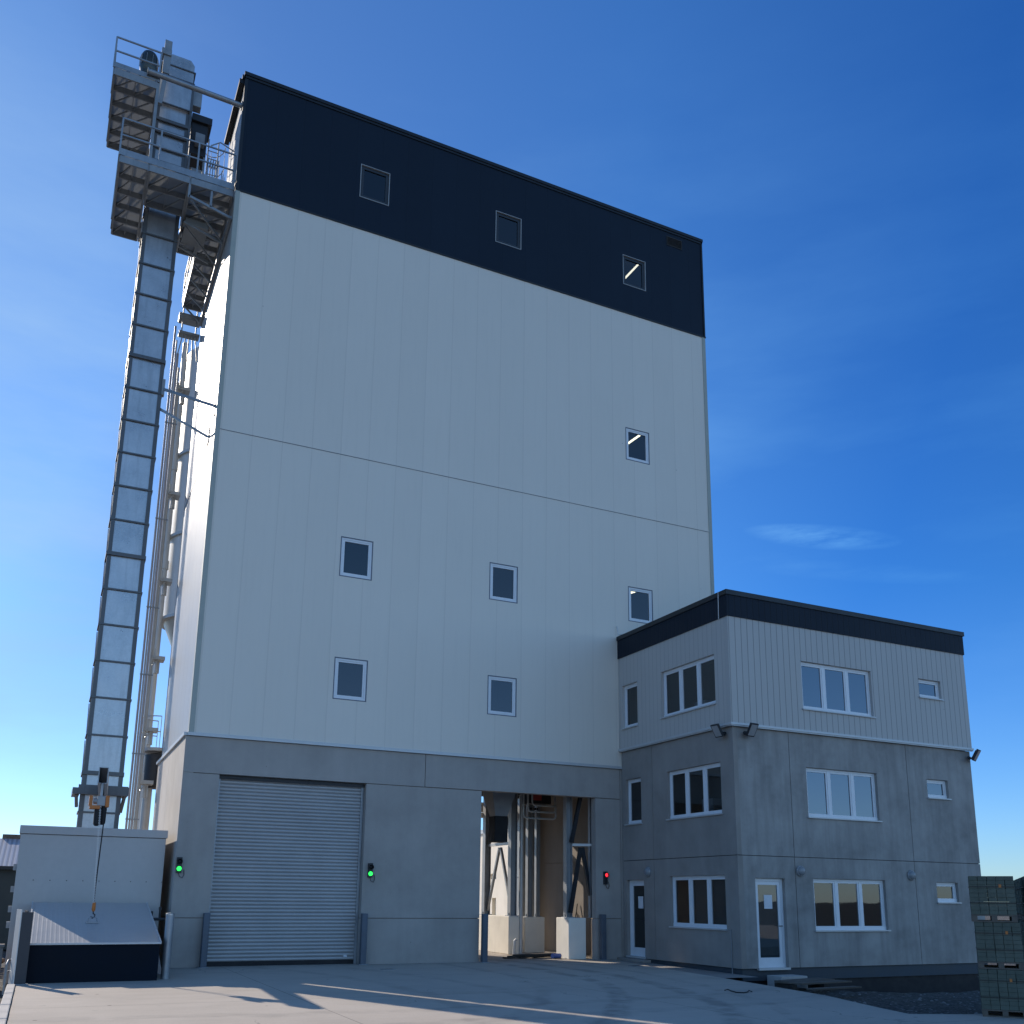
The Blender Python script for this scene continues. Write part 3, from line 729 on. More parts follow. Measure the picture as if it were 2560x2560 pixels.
def hp(m, a0, a1, b0, b1, z1):
    i = len(m.v)
    for z in (0, z1):
        for a, b in ((a0, b0), (a1, b0), (a1, b1), (a0, b1)): m.v.append(tuple(o_+Vector((a*ca-b*sa, a*sa+b*ca, z))))
    m.f += [tuple(i+k for k in q) for q in ((0, 1, 2, 3), (7, 6, 5, 4), (0, 4, 5, 1), (1, 5, 6, 2), (2, 6, 7, 3), (3, 7, 4, 0))]; return m
mesh('post', hp(hp(M(), 0, .2, 0, .015, 1.33), .095, .11, .016, .3, 1.36), 'post_d', t)
mesh('side_flange', hp(M(), -.017, -.001, -.01, .45, 1.38), 'silo', t)  # sunlight on this side of the dark post is put into a pale colour
mesh('base_plate', M().box(-3.24, -2.96, -3.7, -3.35, .001, .014), 'galv_d', t)

# ------------------------------------------------------------------ intake: white box building + hopper with lid + hoist
B = thing('intake_building', 'low windowless white intake building left of the tower', 'outbuilding', (-1.9, .45, 0))
bx0, bx1, by0, by1 = -3.50, -.25, .45, 3.9
mesh('wall', M().box(bx0+.03, bx1-.03, by0, by1, -.3, 3.02), 'boxw', B, bevel=.01)
mesh('parapet', M().box(bx0, bx1, by0-.03, by1+.02, 3.03, 3.22), 'boxw', B, bevel=.01)
m = M()
for i in range(9): m.lathe((-3.1+i*.35, by0-.001, 1.98), [(.012, 0), (.012, -.01), (.002, -.013)], 8, 'y')
mesh('screws', m, 'steel_d', B)
for i, z in enumerate((.9, 1.25, 1.7, 2.2)): mesh('side_bracket', M().box(bx0-.05, bx0+.03, by0+.3, by0+.5, z, z+.14), 'steel', B)

H = thing('intake_hopper', 'dark intake hopper with sloping white sheet metal lid', 'hopper', (-1.85, -3.4, 0))
hx0, hx1, hy0, hy1 = -3.04, -.63, -3.4, .18
zf, zb = .73, 1.48
m = M()
m.quad((hx0, hy0, 0), (hx1, hy0, 0), (hx1, hy0, zf-.02), (hx0, hy0, zf-.02)); m.quad((hx0, hy1, 0), (hx1, hy1, 0), (hx1, hy1, zb-.02), (hx0, hy1, zb-.02))
m.quad((hx0, hy0, 0), (hx0, hy1, 0), (hx0, hy1, zb-.02), (hx0, hy0, zf-.02)); m.quad((hx1, hy0, 0), (hx1, hy1, 0), (hx1, hy1, zb-.02), (hx1, hy0, zf-.02))
mesh('body', m, 'navy', H)
# lid: trapezoidal ribs running up the slope
m = M(); n = 29; wd = (hx1-hx0)/n; zfz = lambda y: zf+(zb-zf)*(y-hy0)/(hy1-hy0)
xsr = []
for i in range(n): xsr += [(hx0+wd*i, 0), (hx0+wd*(i+.55), 0), (hx0+wd*(i+.65), .0018), (hx0+wd*(i+.9), .0018)]
xsr.append((hx1, 0))
for (x1, r1), (x2, r2) in zip(xsr, xsr[1:]): m.quad((x1, hy0-.03, zfz(hy0-.03)+r1), (x2, hy0-.03, zfz(hy0-.03)+r2), (x2, hy1, zfz(hy1)+r2), (x1, hy1, zfz(hy1)+r1))
mesh('lid', m, 'lid', H)
m = M().bar((hx0-.01, hy0-.035, zf-.0), (hx1+.01, hy0-.035, zf-.0), .03, .035)
m.bar((hx0-.012, hy0-.03, zf), (hx0-.012, hy1, zb), .03, .045); m.bar((hx1+.012, hy0-.03, zf), (hx1+.012, hy1, zb), .03, .045)
for i in range(10): m.box(hx0+.12+.24*i, hx0+.135+.24*i, hy0-.055, hy0-.02, zf-.02, zf+.025)
mesh('lid_edge', m, 'flash', H)
m = M()
for x in (-2.37, -1.5): m.box(x-.004, x+.004, hy0, hy1, 0, .001)
yb = -1.75; zl = zfz(yb)
mesh('lifting_eye', M().tube([(-1.96, yb, zl), (-1.94, yb, zl+.1), (-1.86, yb, zl+.13), (-1.78, yb, zl+.1), (-1.76, yb, zl)], .012, 8).box(-2.0, -1.72, yb-.04, yb+.04, zl, zl+.018), 'steel', H)
m = M().tube([(hx1+.03, hy1-.25, 1.12), (hx1+.42, hy1-.25, 1.12)], .035, 10).tube([(hx1+.12, hy1-.25, 1.12), (hx1+.12, hy1-.25, 1.3)], .03, 8).tube([(hx1+.3, hy1-.25, 1.12), (hx1+.3, hy1-.25, 1.34)], .022, 8).box(hx1+.27, hx1+.33, hy1-.29, hy1-.21, 1.34, 1.4)
mesh('side_pipe', m, 'steel_d', H)
m = M().quad((hx1+.02, hy0+.9, 0), (hx1+.02, hy1, 0), (hx1+.02, hy1, zb-.2), (hx1+.25, hy1, zb-.25), (hx1+.25, hy0+1.5, 0)) if False else M().bar((hx1+.1, hy0+.6, .05), (hx1+.1, hy1, zb-.28), .12, .05)
mesh('side_rail', m, 'steel', H)

# chain hoist hanging over the lid
cx_, cy_ = -1.97, -1.72
hz = thing('chain_hoist', 'orange and grey chain hoist with black chain bag hanging over the hopper lid', 'hoist', (cx_, cy_, 3.6))
mesh('body', M().box(cx_-.05, cx_+.12, cy_-.09, cy_+.09, 3.56, 3.78).lathe((cx_-.12, cy_, 3.67), [(.07, 0), (.07, .1)], 20, 'x'), 'steel', hz, bevel=.015)
m = M().box(cx_+.12, cx_+.20, cy_-.1, cy_+.1, 3.54, 3.79).box(cx_-.21, cx_-.14, cy_-.09, cy_+.09, 3.56, 3.78).box(cx_-.19, cx_+.02, cy_-.1, cy_+.1, 3.49, 3.57)
mesh('end_covers', m, 'orange', hz, bevel=.012)
mesh('chain_bag', M().lathe((cx_-.0, cy_, 3.53), [(.075, 0), (.085, -.1), (.08, -.36), (.05, -.4)], 16).lathe((cx_+.11, cy_+.02, 3.6), [(.05, 0), (.06, -.1), (.055, -.4), (.03, -.44)], 14), 'black', hz, smooth=True)
m = M()
c0 = Vector((cx_+.03, cy_-.09, 3.5)); c1 = Vector((-1.875, cy_-.06, zl+.42)); nl = 74
for i in range(nl):
    a = c0.lerp(c1, i/nl); b = c0.lerp(c1, (i+.8)/nl); o = .011 if i % 2 else 0; p = .011-o
    m.bar(a+Vector((o, p, 0)), b+Vector((o, p, 0)), .016); m.bar(a-Vector((o, p, 0)), b-Vector((o, p, 0)), .016)
mesh('chain', m, 'flash', hz)
mesh('control_cable', M().tube([(cx_+.13, cy_, 3.2), (cx_+.125, cy_, 2.9), (cx_+.115, cy_, 2.5), (cx_+.105, cy_-.01, 2.1), (cx_+.10, cy_-.01, 1.75), (cx_+.105, cy_-.01, 1.5)], .013, 8), 'black', hz)
q = M().lathe((-1.86, cy_, zl+.24), [(.012, .2), (.035, .18), (.04, .04), (.02, .0)], 14)
mesh('hook_block', q, 'orange', hz, smooth=True)
mesh('hook', M().tube([(-1.86, cy_, zl+.24), (-1.86, cy_, zl+.2), (-1.82, cy_, zl+.17), (-1.83, cy_, zl+.12), (-1.87, cy_, zl+.1), (-1.9, cy_, zl+.14)], .013, 8), 'steel_d', hz)

# ------------------------------------------------------------------ bucket elevator
E = thing('bucket_elevator', 'tall galvanised bucket elevator shaft rising beside the tower', 'bucket elevator', (-1.8, 2.4, 0))
ex0, ex1, ey0, ey1 = -2.26, -1.30, 2.0, 2.72
mesh('casing', M().box(ex0+.06, ex1-.06, ey0+.03, ey1-.03, 0, 25.95), 'galv_p', E)
m = M()
for x, y in ((ex0, ey0), (ex1, ey0), (ex0, ey1), (ex1, ey1)):
    sx = 1 if x == ex0 else -1; sy = 1 if y == ey0 else -1
    m.box(min(x, x+sx*.105), max(x, x+sx*.105), min(y, y+sy*.014), max(y, y+sy*.014), 0, 24.9)
    m.box(min(x, x+sx*.014), max(x, x+sx*.014), min(y+sy*.014, y+sy*.1), max(y+sy*.014, y+sy*.1), 0, 24.9)
mesh('corner_posts', m, 'rib', E)
fl = [4.70+.985*i for i in range(22)]
for i, z in enumerate(fl+[3.7]):
    hv = i in (0, 6, 12, 20); t_ = .05 if hv else .022; m = M()
    m.box(ex0-.015, ex1+.015, ey0-.02-(.03 if hv else 0), ey0+.012, z-t_, z+t_); m.box(ex0-.03, ex0+.012, ey0+.012, ey1+.02, z-t_, z+t_); m.box(ex1-.012, ex1+.02, ey0+.012, ey1+.02, z-t_, z+t_)
    mesh('flange', m, 'rib', E)
for z in fl[:17]: mesh('side_strut', M().bar((ex0-.02, ey0+.08, z+.05), (ex0-.02, ey1-.06, z+.9), .022, .035), 'flash', E)
m = M().box(ex0-.07, ex1+.14, ey0-.14, ey0-.02, 4.14, 4.38).box(ex0-.2, ex0-.03, ey0-.12, ey1+.2, 4.14, 4.3).box(ex1+.02, ex1+.16, ey0-.12, ey1+.1, 4.16, 4.36)
m.bar((ex0-.10, ey0+.1, 4.15), (ex0-.06, ey0+.3, 3.85), .07); m.bar((ex1+.09, ey0+.1, 4.2), (ex1+.03, ey0+.3, 3.75), .07)
mesh('collar', m, 'rib', E)
# jib arm: channel reaching forward over the hopper
m = M()
ja, jb = Vector((-1.955, -1.95, 0)), Vector((-1.74, ey0-.15, 0))
for dx in (-.09, .09): m.bar(ja+Vector((dx, 0, 4.21)), jb+Vector((dx, 0, 4.21)), .018, .34)
m.bar(ja+Vector((0, 0, 4.385)), jb+Vector((0, 0, 4.385)), .198, .014)
for dx in (-.06, .06): m.bar(ja+Vector((dx, 0, 4.045)), jb+Vector((dx, 0, 4.045)), .05, .012)
m.bar(jb+Vector((.05, -.2, 4.1)), jb+Vector((.05, .1, 3.95)), .08, .16)
m.bar((cx_+.03, cy_, 4.07), (cx_+.03, cy_, 3.78), .05, .03)
mesh('jib_arm', m, 'galv', E)
# head section
m = M().box(ex0+.0, ex1+.02, ey0-.04, ey1+.05, 24.95, 25.95).box(ex0+.16, ex1+.0, ey0-.05, ey1+.08, 25.97, 26.36)
i = len(m.v)
for y in (ey0-.05, ey1+.08): m.v += [(ex0+.18, y, 26.38), (ex1, y, 26.38), (ex1, y, 26.62), (ex1-.12, y, 26.78), (ex0+.3, y, 26.78), (ex0+.18, y, 26.7)]
m.f += [tuple(i+k for k in range(6)), tuple(i+6+k for k in reversed(range(6)))]+[(i+k, i+(k+1) % 6, i+6+(k+1) % 6, i+6+k) for k in range(6)]
mesh('head', m, 'galv_p', E, bevel=.01)
m = M()
for z in (24.97, 25.96, 26.37): m.box(ex0-.02, ex1+.05, ey0-.075, ey1+.1, z-.018, z+.018)
for z in (22.3, 22.92, 23.98): m.box(ex0-.02, ex1+.03, ey0-.05, ey0+.0, z-.06, z+.06)
m.box(ex0-.06, ex0+.02, ey0-.06, ey0+.03, 21.5, 25.9); m.box(ex1-.02, ex1+.05, ey0-.06, ey0+.03, 21.5, 25.9)
mesh('head_frame', m, 'rib', E)
# drive motor, gearbox and vent pipe next to the head
mesh('drive_motor', M().lathe((-2.6, 1.25, 25.1), [(.05, -.42), (.2, -.38), (.24, -.25), (.24, .0), (.20, .05), (.23, .12), (.25, .2), (.25, .55), (.2, .68), (.1, .74)], 20), 'motor', E, smooth=True)
m = M()
for i in range(10):
    t_ = 2*math.pi*i/10; m.bar((-2.6+.26*math.cos(t_), 1.25+.26*math.sin(t_), 25.3), (-2.6+.26*math.cos(t_), 1.25+.26*math.sin(t_), 25.62), .012, .03)
m.bar((-2.75, 1.25, 24.3), (-2.68, 1.25, 24.9), .12, .1); m.bar((-2.45, 1.25, 24.3), (-2.5, 1.25, 24.9), .12, .1)
mesh('motor_fins', m, 'galv_d', E)
mesh('side_box', M().box(ex1+.04, ex1+.3, 2.02, 2.3, 25.3, 25.85), 'galv_d', E, bevel=.01)
mesh('exhaust_post', M().box(-2.23, -2.03, 1.2, 1.42, 25.35, 26.5).box(-2.3, -2.02, 1.15, 1.45, 25.95, 26.15).bar((-2.2, 1.3, 24.3), (-2.08, 1.3, 25.9), .12, .12), 'galv_d', E, bevel=.01)
# braces to the tower wall
br = M().bar((ex1, ey0+.05, 15.72), (-.0, .42, 14.70), .09, .07); br.box(ex1-.02, ex1+.06, ey0-.05, ey0+.12, 15.5, 15.98); br.box(-.03, -.002, .3, .55, 14.45, 14.95)
mesh('brace', br, 'galv_d', E)
br = M().bar((ex1, ey0+.08, 15.1), (-.0, 1.45, 14.25), .08, .06); br.box(-.03, -.002, 1.3, 1.6, 14.05, 14.5)
mesh('brace', br, 'galv', E)

# ------------------------------------------------------------------ platforms
def railing(m, pts, z, h_=1.1, posts=True, toe=.16, r=.022):
    for q_, (a, b) in enumerate(zip(pts, pts[1:])):
        a_first = q_ == 0
        a = Vector((*a, 0)); b = Vector((*b, 0)); L = (b-a).length; k = max(1, round(L/.95))
        for hh in (h_, h_*.55): m.bar(a+Vector((0, 0, z+hh)), b+Vector((0, 0, z+hh)), r*1.7, r*1.7)
        m.bar(a+Vector((0, 0, z+toe/2+.02)), b+Vector((0, 0, z+toe/2+.02)), .012, toe)
        for i in range(0 if a_first else 1, k+1):
            p = a.lerp(b, i/k); m.bar(p+Vector((0, 0, z)), p+Vector((0, 0, z+h_)), .045, .035)
    return m
def deck(m, rects, z, t=.16):
    """frame, joists and diagonal bracing under a grating deck"""
    for x0, x1, y0, y1 in rects:
        x0 += .028; x1 -= .028; y0 += .028; y1 -= .028
        for a, b in (((x0, y0), (x1, y0)), ((x0, y1), (x1, y1)), ((x0, y0), (x0, y1)), ((x1, y0), (x1, y1))):
            m.bar((*a, z-t/2), (*b, z-t/2), .05, t)
        k = max(1, round((y1-y0)/.62))
        for i in range(1, k): y = y0+(y1-y0)*i/k; m.bar((x0, y, z-t/2-.01), (x1, y, z-t/2-.01), .045, t*.85)
        for i in range(k):
            ya = y0+(y1-y0)*i/k; yb_ = y0+(y1-y0)*(i+1)/k; xm = (x0+x1)/2
            m.bar((x0+.03, yb_, z-t*.6), (xm, ya, z-t*.6), .025, .04); m.bar((xm, ya, z-t*.55), (xm, yb_, z-t*.55), .025, .05)
            if x1-x0 > .9: m.bar((xm, yb_, z-t*.6), (x1-.03, ya, z-t*.6), .025, .04)
    return m
def plates(m, rects, z):
    for x0, x1, y0, y1 in rects: m.box(x0+.02, x1-.02, y0+.02, y1-.02, z+.002, z+.03)
    return m
P1 = thing('upper_platform', 'highest steel service platform with railing around the elevator head', 'platform', (-2.9, .3, 24.1))
r1 = [(-3.5, -2.32, .3, 3.3)]; r1b = [(-3.5, -2.32, .3, 3.3), (-2.32, -.95, ey1+.35, 3.3)]
mesh('deck', plates(M(), r1b, 24.12), 'grate', P1)
mesh('frame', deck(M(), r1b, 24.12, .22), 'galv_d', P1)
mesh('railing', railing(railing(M(), [(-3.5, 3.3), (-3.5, .3), (-2.32, .3)], 24.12, 1.0), [(-2.6, 3.26), (-.98, 3.26)], 24.12, 1.0), 'galv', P1)
for x, y in ((-3.1, 3.25), (-2.32, .34), (-.99, 3.22)): mesh('support', M().bar((x, y, 21.5), (x, y, 24.1), .08), 'galv_d', P1)
P2 = thing('lower_platform', 'wide steel service platform joining the elevator shaft to the tower wall', 'platform', (-1.6, .3, 21.4))
r2 = [(-3.1, -2.33, .3, 3.62), (-2.33, -1.22, .3, 1.85), (-1.22, -.02, .3, 2.0), (-1.22, -.66, 2.0, 3.62), (-.66, -.02, 2.0, 3.62), (-2.33, -1.22, 2.9, 3.62)]
mesh('deck', plates(M(), [r2[0], r2[1], r2[2], r2[3], r2[5], (-.66, -.02, 2.0, 3.62)], 21.42), 'grate', P2)
mesh('frame', deck(M(), r2, 21.42, .2), 'galv_d', P2)
mesh('railing', railing(railing(M(), [(-3.1, 3.62), (-3.1, .3), (-.06, .3)], 21.42, 1.18, toe=.2), [(-3.1, 3.62), (-.7, 3.62)], 21.42, 1.18), 'galv', P2)
m = M()   # hooped gate and lower bracket frame against the tower
for i in range(5):
    x = -.78+.07*i; m.tube([(x, .5, 21.45), (x, .5, 22.35), (x+.02, .7, 22.55), (x+.02, 1.1, 22.55)], .014, 6)
for i in range(6): m.tube([(-.35+.05*i, 1.0+.12*i, 21.45), (-.33+.05*i, 1.0+.12*i, 22.5)], .012, 6)
m.tube([(-.75, .42, 22.75), (-.5, .42, 22.95), (-.1, .42, 22.8)], .018, 6)
mesh('gate', m, 'galv', P2)
m = M()
m.bar((-1.22, .36, 20.85), (-.06, .36, 20.55), .06, .07); m.bar((-1.22, .36, 21.3), (-1.22, .36, 20.8), .06, .06); m.bar((-.62, .36, 21.3), (-.62, .36, 20.7), .06, .06)
m.bar((-1.2, 1.6, 20.9), (-.06, 1.6, 20.55), .05, .06); m.bar((-1.2, 2.8, 20.9), (-.3, 2.8, 20.6), .05, .06)
m.bar((-1.15, .5, 20.85), (-.1, 1.6, 20.6), .04, .05); m.bar((-1.15, 1.7, 20.85), (-.1, 2.8, 20.6), .04, .05); m.bar((-.05, .4, 20.6), (-.05, 6.3, 20.6), .08, .1)
m.box(-1.15, -.5, 1.7, 2.7, 20.95, 21.15)
mesh('brackets', m, 'galv_d', P2)
P3 = thing('side_walkway', 'narrow steel walkway bracketed along the sunlit side wall of the tower', 'walkway', (-.4, 3.7, 21.3))
r3 = [(-.66, -.03, 3.66, 6.35)]
mesh('deck', plates(M(), r3, 21.30), 'grate', P3); mesh('frame', deck(M(), r3, 21.30, .2), 'galv_d', P3)
mesh('railing', railing(M(), [(-.66, 3.7), (-.66, 6.35), (-.03, 6.35)], 21.3, 1.1), 'pipe', P3)
m = M()
for i in range(4): mesh('bracket', M().bar((-.62, 3.8+.8*i, 21.1), (-.05, 3.8+.8*i, 20.6), .04, .05), 'galv_d', P3)
mesh('end_step', M().box(-.72, -.02, 6.37, 6.75, 20.75, 20.95), 'galv_d', P3)
mesh('hanger', M().bar((-.6, 6.34, 21.2), (-.6, 6.42, 20.2), .04).bar((-.15, 6.34, 21.2), (-.15, 6.42, 20.2), .04), 'galv_d', P3)
mesh('end_step', M().box(-.68, -.02, 6.37, 6.7, 20.2, 20.28), 'galv_d', P3)
for i in range(5): mesh('strut', M().bar((-.66+.16*i, 6.6, 19.4), (-.55+.1*i, 6.45, 20.2), .035), 'galv_d', P3)
# ladder with cage between the platforms
LD = thing('caged_ladder', 'white caged ladder between the two platforms beside the tower top', 'ladder', (-.5, 2.9, 21.5))
m = M()
for x in (-.62, -.32): m.bar((x, 2.75, 21.5), (x, 2.75, 24.9), .035, .05)
for i in range(11): m.bar((-.62, 2.75, 21.7+.28*i), (-.32, 2.75, 21.7+.28*i), .022)
mesh('ladder', m, 'pipe', LD)
m = M()
for k in range(4):
    z = 22.5+.75*k; pts = [(-.47+.36*math.cos(t_), 2.72+.55*math.sin(t_)+.0, z) for t_ in [math.pi*j/8 for j in range(9)]]
    m.tube([(p[0], 2.75+(p[1]-2.72), p[2]) for p in pts], .014, 6)
for j in range(0, 9, 2):
    t_ = math.pi*j/8; m.bar((-.47+.36*math.cos(t_), 2.75+.55*math.sin(t_), 22.4), (-.47+.36*math.cos(t_), 2.75+.55*math.sin(t_), 24.9), .012, .03)
mesh('cage', m, 'pipe', LD)
# second machine right of the head
CH = thing('conveyor_head', 'dark boxed conveyor head on legs beside the elevator top', 'conveyor head', (-.9, 2.5, 21.5))
m = M().box(-1.2, -.72, 2.3, 2.95, 23.85, 24.95).box(-1.22, -.62, 2.2, 3.0, 24.96, 25.2)
mesh('housing', m, 'steel_d', CH, bevel=.01)
m = M()
for x in (-1.18, -.75):
    for y in (2.35, 2.95): m.bar((x, y, 21.45), (x, y, 23.85), .06)
m.bar((-1.18, 2.35, 22.6), (-.75, 2.35, 22.6), .05); m.box(-1.1, -.8, 2.3, 2.33, 22.9, 23.35)
mesh('legs', m, 'galv_d', CH)
mesh('drive', M().box(-1.08, -.8, 2.08, 2.3, 24.1, 24.45), 'galv_d', CH, bevel=.01)
BM = thing('tie_beam', 'long horizontal steel tube tying the platform to the tower roof corner', 'beam', (-2.6, .22, 24.3))
mesh('tube', M().tube([(-2.62, .22, 24.30), (.02, .22, 24.24)], .075, 16), 'galv', BM, smooth=True)
mesh('end_flange', M().lathe((-.05, .22, 24.24), [(.13, 0), (.13, .03)], 16, 'x').lathe((-2.64, .22, 24.3), [(.1, 0), (.1, .03)], 16, 'x'), 'galv_d', BM)

# ------------------------------------------------------------------ pipes and silo behind the tower
PB = thing('pipe_bundle', 'bundle of thin vertical pipes running up beside the tower', 'pipes', (-.9, 6.6, 0))
pcx, pcy = -.62, 6.75
for i, (dx, dy, r, mt) in enumerate(((-.16, 0, .035, 'pipe_b'), (-.08, .03, .03, 'pipe'), (-.01, -.02, .04, 'pipe_b'), (.07, .02, .035, 'pipe'), (.13, .1, .03, 'pipe'))):
    mesh('pipe', M().tube([(pcx+dx, pcy+dy, 0), (pcx+dx, pcy+dy, 20.6-.5*i)], r, 10), mt, PB, smooth=True)
for z in (3.9, 5.9, 8.4, 10.6, 13.6, 17.0): mesh('clamp', M().box(pcx-.21, pcx+.18, pcy-.07, pcy-.045, z-.02, z+.02), 'galv_d', PB)
for z in (5.05, 6.7, 9.0, 11.6, 14.6, 18.4):
    m = M(); m.box(pcx+.1, pcx+.5, pcy+.02, pcy+.5, z-.05, z+.06); m.box(pcx+.14, pcx+.2, pcy-.02, pcy+.04, z, z+.28); m.bar((pcx+.1, pcy, z-.3), (pcx+.35, pcy+.1, z), .03)
    m.tube([(pcx+.3, pcy+.3, z-.45), (pcx+.3, pcy+.3, z-.05)], .08, 12)
    mesh('bracket', m, 'pipe', PB)
SI = thing('storage_silo', 'white steel storage silo standing behind the tower', 'silo', (1.45, 8.6, 0))
sc = (1.45, 8.6, 0)
mesh('shell', M().lathe(sc, [(1.62, 10.75), (1.62, 20.6), (1.3, 21.0), (.3, 21.3)], 64), 'silo', SI, smooth=True)
mesh('cone', M().lathe(sc, [(.3, 7.6), (.35, 7.8), (1.6, 10.74)], 64), 'pipe', SI, smooth=True)
m = M()
for z in (10.7, 13.6, 16.6): m.lathe(sc, [(1.66, z-.05), (1.7, z-.05), (1.7, z+.05), (1.66, z+.05)], 64)
mesh('ring_flange', m, 'pipe', SI, smooth=True)
m = M()
for i in range(4):
    t_ = math.pi/4+math.pi/2*i; m.tube([(sc[0]+1.45*math.cos(t_), sc[1]+1.45*math.sin(t_), 0), (sc[0]+1.45*math.cos(t_), sc[1]+1.45*math.sin(t_), 10.7)], .12, 12)
mesh('legs', m, 'galv_d', SI)
m = M().tube([(-.28, 8.2, 1.0), (-.28, 8.2, 20.9)], .10, 14).tube([(-.28, 8.2, 12.4), (-.28, 8.2, 12.7)], .13, 14).tube([(-.28, 8.2, 16), (-.28, 8.2, 16.3)], .13, 14)
mesh('filling_pipe', m, 'silo', SI, smooth=True)
RP = thing('round_platform', 'small round railed platform with dark drum low beside the silo', 'platform', (.0, 8.2, 5.8))
rc = (-.02, 7.6, 0)
mesh('drum', M().lathe(rc, [(.28, 4.95), (.36, 5.05), (.36, 6.0), (.2, 6.05)], 28), 'steel_d', RP, smooth=True)
mesh('deck', M().lathe(rc, [(.5, 6.1), (.5, 6.2), (.05, 6.21)], 28), 'pipe', RP)
m = M()
for hh in (.5, 1.0): m.tube([(rc[0]+.5*math.cos(t_), rc[1]+.5*math.sin(t_), 6.2+hh+.35*(hh > .9)*0) for t_ in [math.pi*.5+math.pi*j/10 for j in range(11)]], .018, 6)
for j in range(0, 11, 2):
    t_ = math.pi*.5+math.pi*j/10; m.bar((rc[0]+.5*math.cos(t_), rc[1]+.5*math.sin(t_), 6.2), (rc[0]+.5*math.cos(t_), rc[1]+.5*math.sin(t_), 7.2), .02, .02)
mesh('railing', m, 'pipe', RP)
m = M().tube([(-.2, 7.6, 0), (-.2, 7.6, 4.95)], .14, 16)
mesh('stand_pipe', m, 'pipe', RP, smooth=True)
mesh('cable', M().tube([(-.45, 7.2, 8.3), (-.5, 7.2, 6.6), (-.52, 7.2, 4.5), (-.5, 7.2, 1)], .015, 6), 'blue', RP)

# ------------------------------------------------------------------ passage: plinths, frames, hopper
def block(x0, x1, y0, y1, z1, label):
    return tag(mesh('concrete_plinth', M().box(x0, x1, y0, y1, 0, z1), 'block', bevel=.02, loc=((x0+x1)/2, y0, 0)), label, 'concrete block', 'column plinths in the passage')
block(10.93, 11.5, .32, 1.10, 1.16, 'front concrete plinth in the passage with a shadow edge across its lit side')
block(11.2, 11.92, 3.7, 4.05, 1.11, 'middle concrete plinth in the passage, mostly in shade')
block(10.3, 10.66, 3.02, 5.5, 1.15, 'long sunlit concrete plinth at the left back of the passage')
def frame(name, label, cols, zb, zt, bars):
    t = thing(name, label, 'steel frame', (*cols[0][:2], zb), 'steel column frames in the passage')
    for x, y, w_ in cols:
        c = mesh('column', M().hsec(x, y, zb+.02, zt, w_, w_), 'steel', t)
        mesh('base_plate', M().box(x-w_*.75, x+w_*.75, y-w_*.75, y+w_*.75, zb, zb+.02).box(x-w_*.6, x-w_*.45, y-.02, y+.02, zb+.02, zb+.1).box(x+w_*.45, x+w_*.6, y-.02, y+.02, zb+.02, zb+.1), 'galv', c)
    for a, b, w_, mt in bars: mesh('brace', M().bar(a, b, w_, w_), mt, t)
frame('support_frame', 'sunlit steel frame with inverted V braces on the long plinth', [(10.49, 3.2, .22), (10.49, 5.2, .22)], 1.15, 5.1,
      [((10.52, 3.2, 3.42), (10.52, 5.2, 3.42), .09, 'flash'), ((10.52, 4.15, 3.3), (10.52, 3.28, 1.3), .08, 'steel'), ((10.52, 4.25, 3.3), (10.52, 5.12, 1.3), .08, 'steel'), ((10.52, 5.1, 3.5), (10.52, 4.2, 5.05), .07, 'steel'), ((10.52, 3.3, 3.5), (10.52, 4.2, 5.05), .07, 'steel')])
frame('support_frame', 'dark braced steel frame on the front plinth by the right jamb', [(11.19, .85, .2), (11.78, .5, .12)], 1.16, 5.1,
      [((11.3, .8, 3.28), (11.78, .42, 3.27), .075, 'flash'), ((11.5, .62, 3.2), (11.22, .75, 1.3), .1, 'steel_d'), ((11.55, .62, 3.2), (11.76, .5, 1.8), .1, 'steel_d'), ((11.26, .75, 3.35), (11.55, .6, 5.0), .1, 'steel_d')])
frame('support_frame', 'pair of dark steel columns on the middle plinth', [(11.42, 3.87, .18), (11.72, 3.87, .14)], 1.11, 5.1, [((11.42, 3.87, 4.6), (11.72, 3.87, 4.6), .06, 'steel_d')])
t = thing('steel_column', 'slim round sunlit steel column standing on the floor between the plinths', 'steel column', (10.76, 3.12, 0))
mesh('shaft', M().tube([(10.76, 3.12, .02), (10.76, 3.12, 5.3)], .07, 20), 'flash', t, smooth=True); mesh('base_plate', M().box(10.67, 10.87, 3.02, 3.24, 0.002, .02), 'galv', t)
t = thing('steel_duct', 'wide dull grey steel duct at the back of the passage', 'duct', (12.1, 5.2, 0))
mesh('duct', M().box(11.78, 12.48, 5.2, 5.6, 0, 5.3), 'galv_d', t); mesh('duct_joints', M().box(11.76, 12.49, 5.18, 5.62, 2.4, 2.45).box(11.76, 12.49, 5.18, 5.62, 4.0, 4.05), 'galv_d', t)
t = thing('loading_hopper', 'grey discharge hopper with black sleeve hanging from the passage ceiling', 'hopper', (9.42, 2.0, 5.3))
m = M(); i = 0
def frustum(m, c, a, b, z0, z1):
    i = len(m.v); m.v += [(c[0]+sx*a, c[1]+sy*a, z0) for sx, sy in ((-1, -1), (1, -1), (1, 1), (-1, 1))]+[(c[0]+sx*b, c[1]+sy*b, z1) for sx, sy in ((-1, -1), (1, -1), (1, 1), (-1, 1))]
    m.f += [(i, i+1, i+5, i+4), (i+1, i+2, i+6, i+5), (i+2, i+3, i+7, i+6), (i+3, i, i+4, i+7), (i+4, i+5, i+6, i+7)]; return m
mesh('cone', frustum(M(), (9.42, 2.0), .2, .52, 4.12, 5.33), 'steel', t)
mesh('sleeve', M().box(9.2, 9.64, 1.78, 2.22, 3.34, 4.12), 'black', t, bevel=.02)
t = thing('ceiling_pipes', 'three thin pipes bending under the passage ceiling', 'pipes', (10.7, 2.0, 4.5))
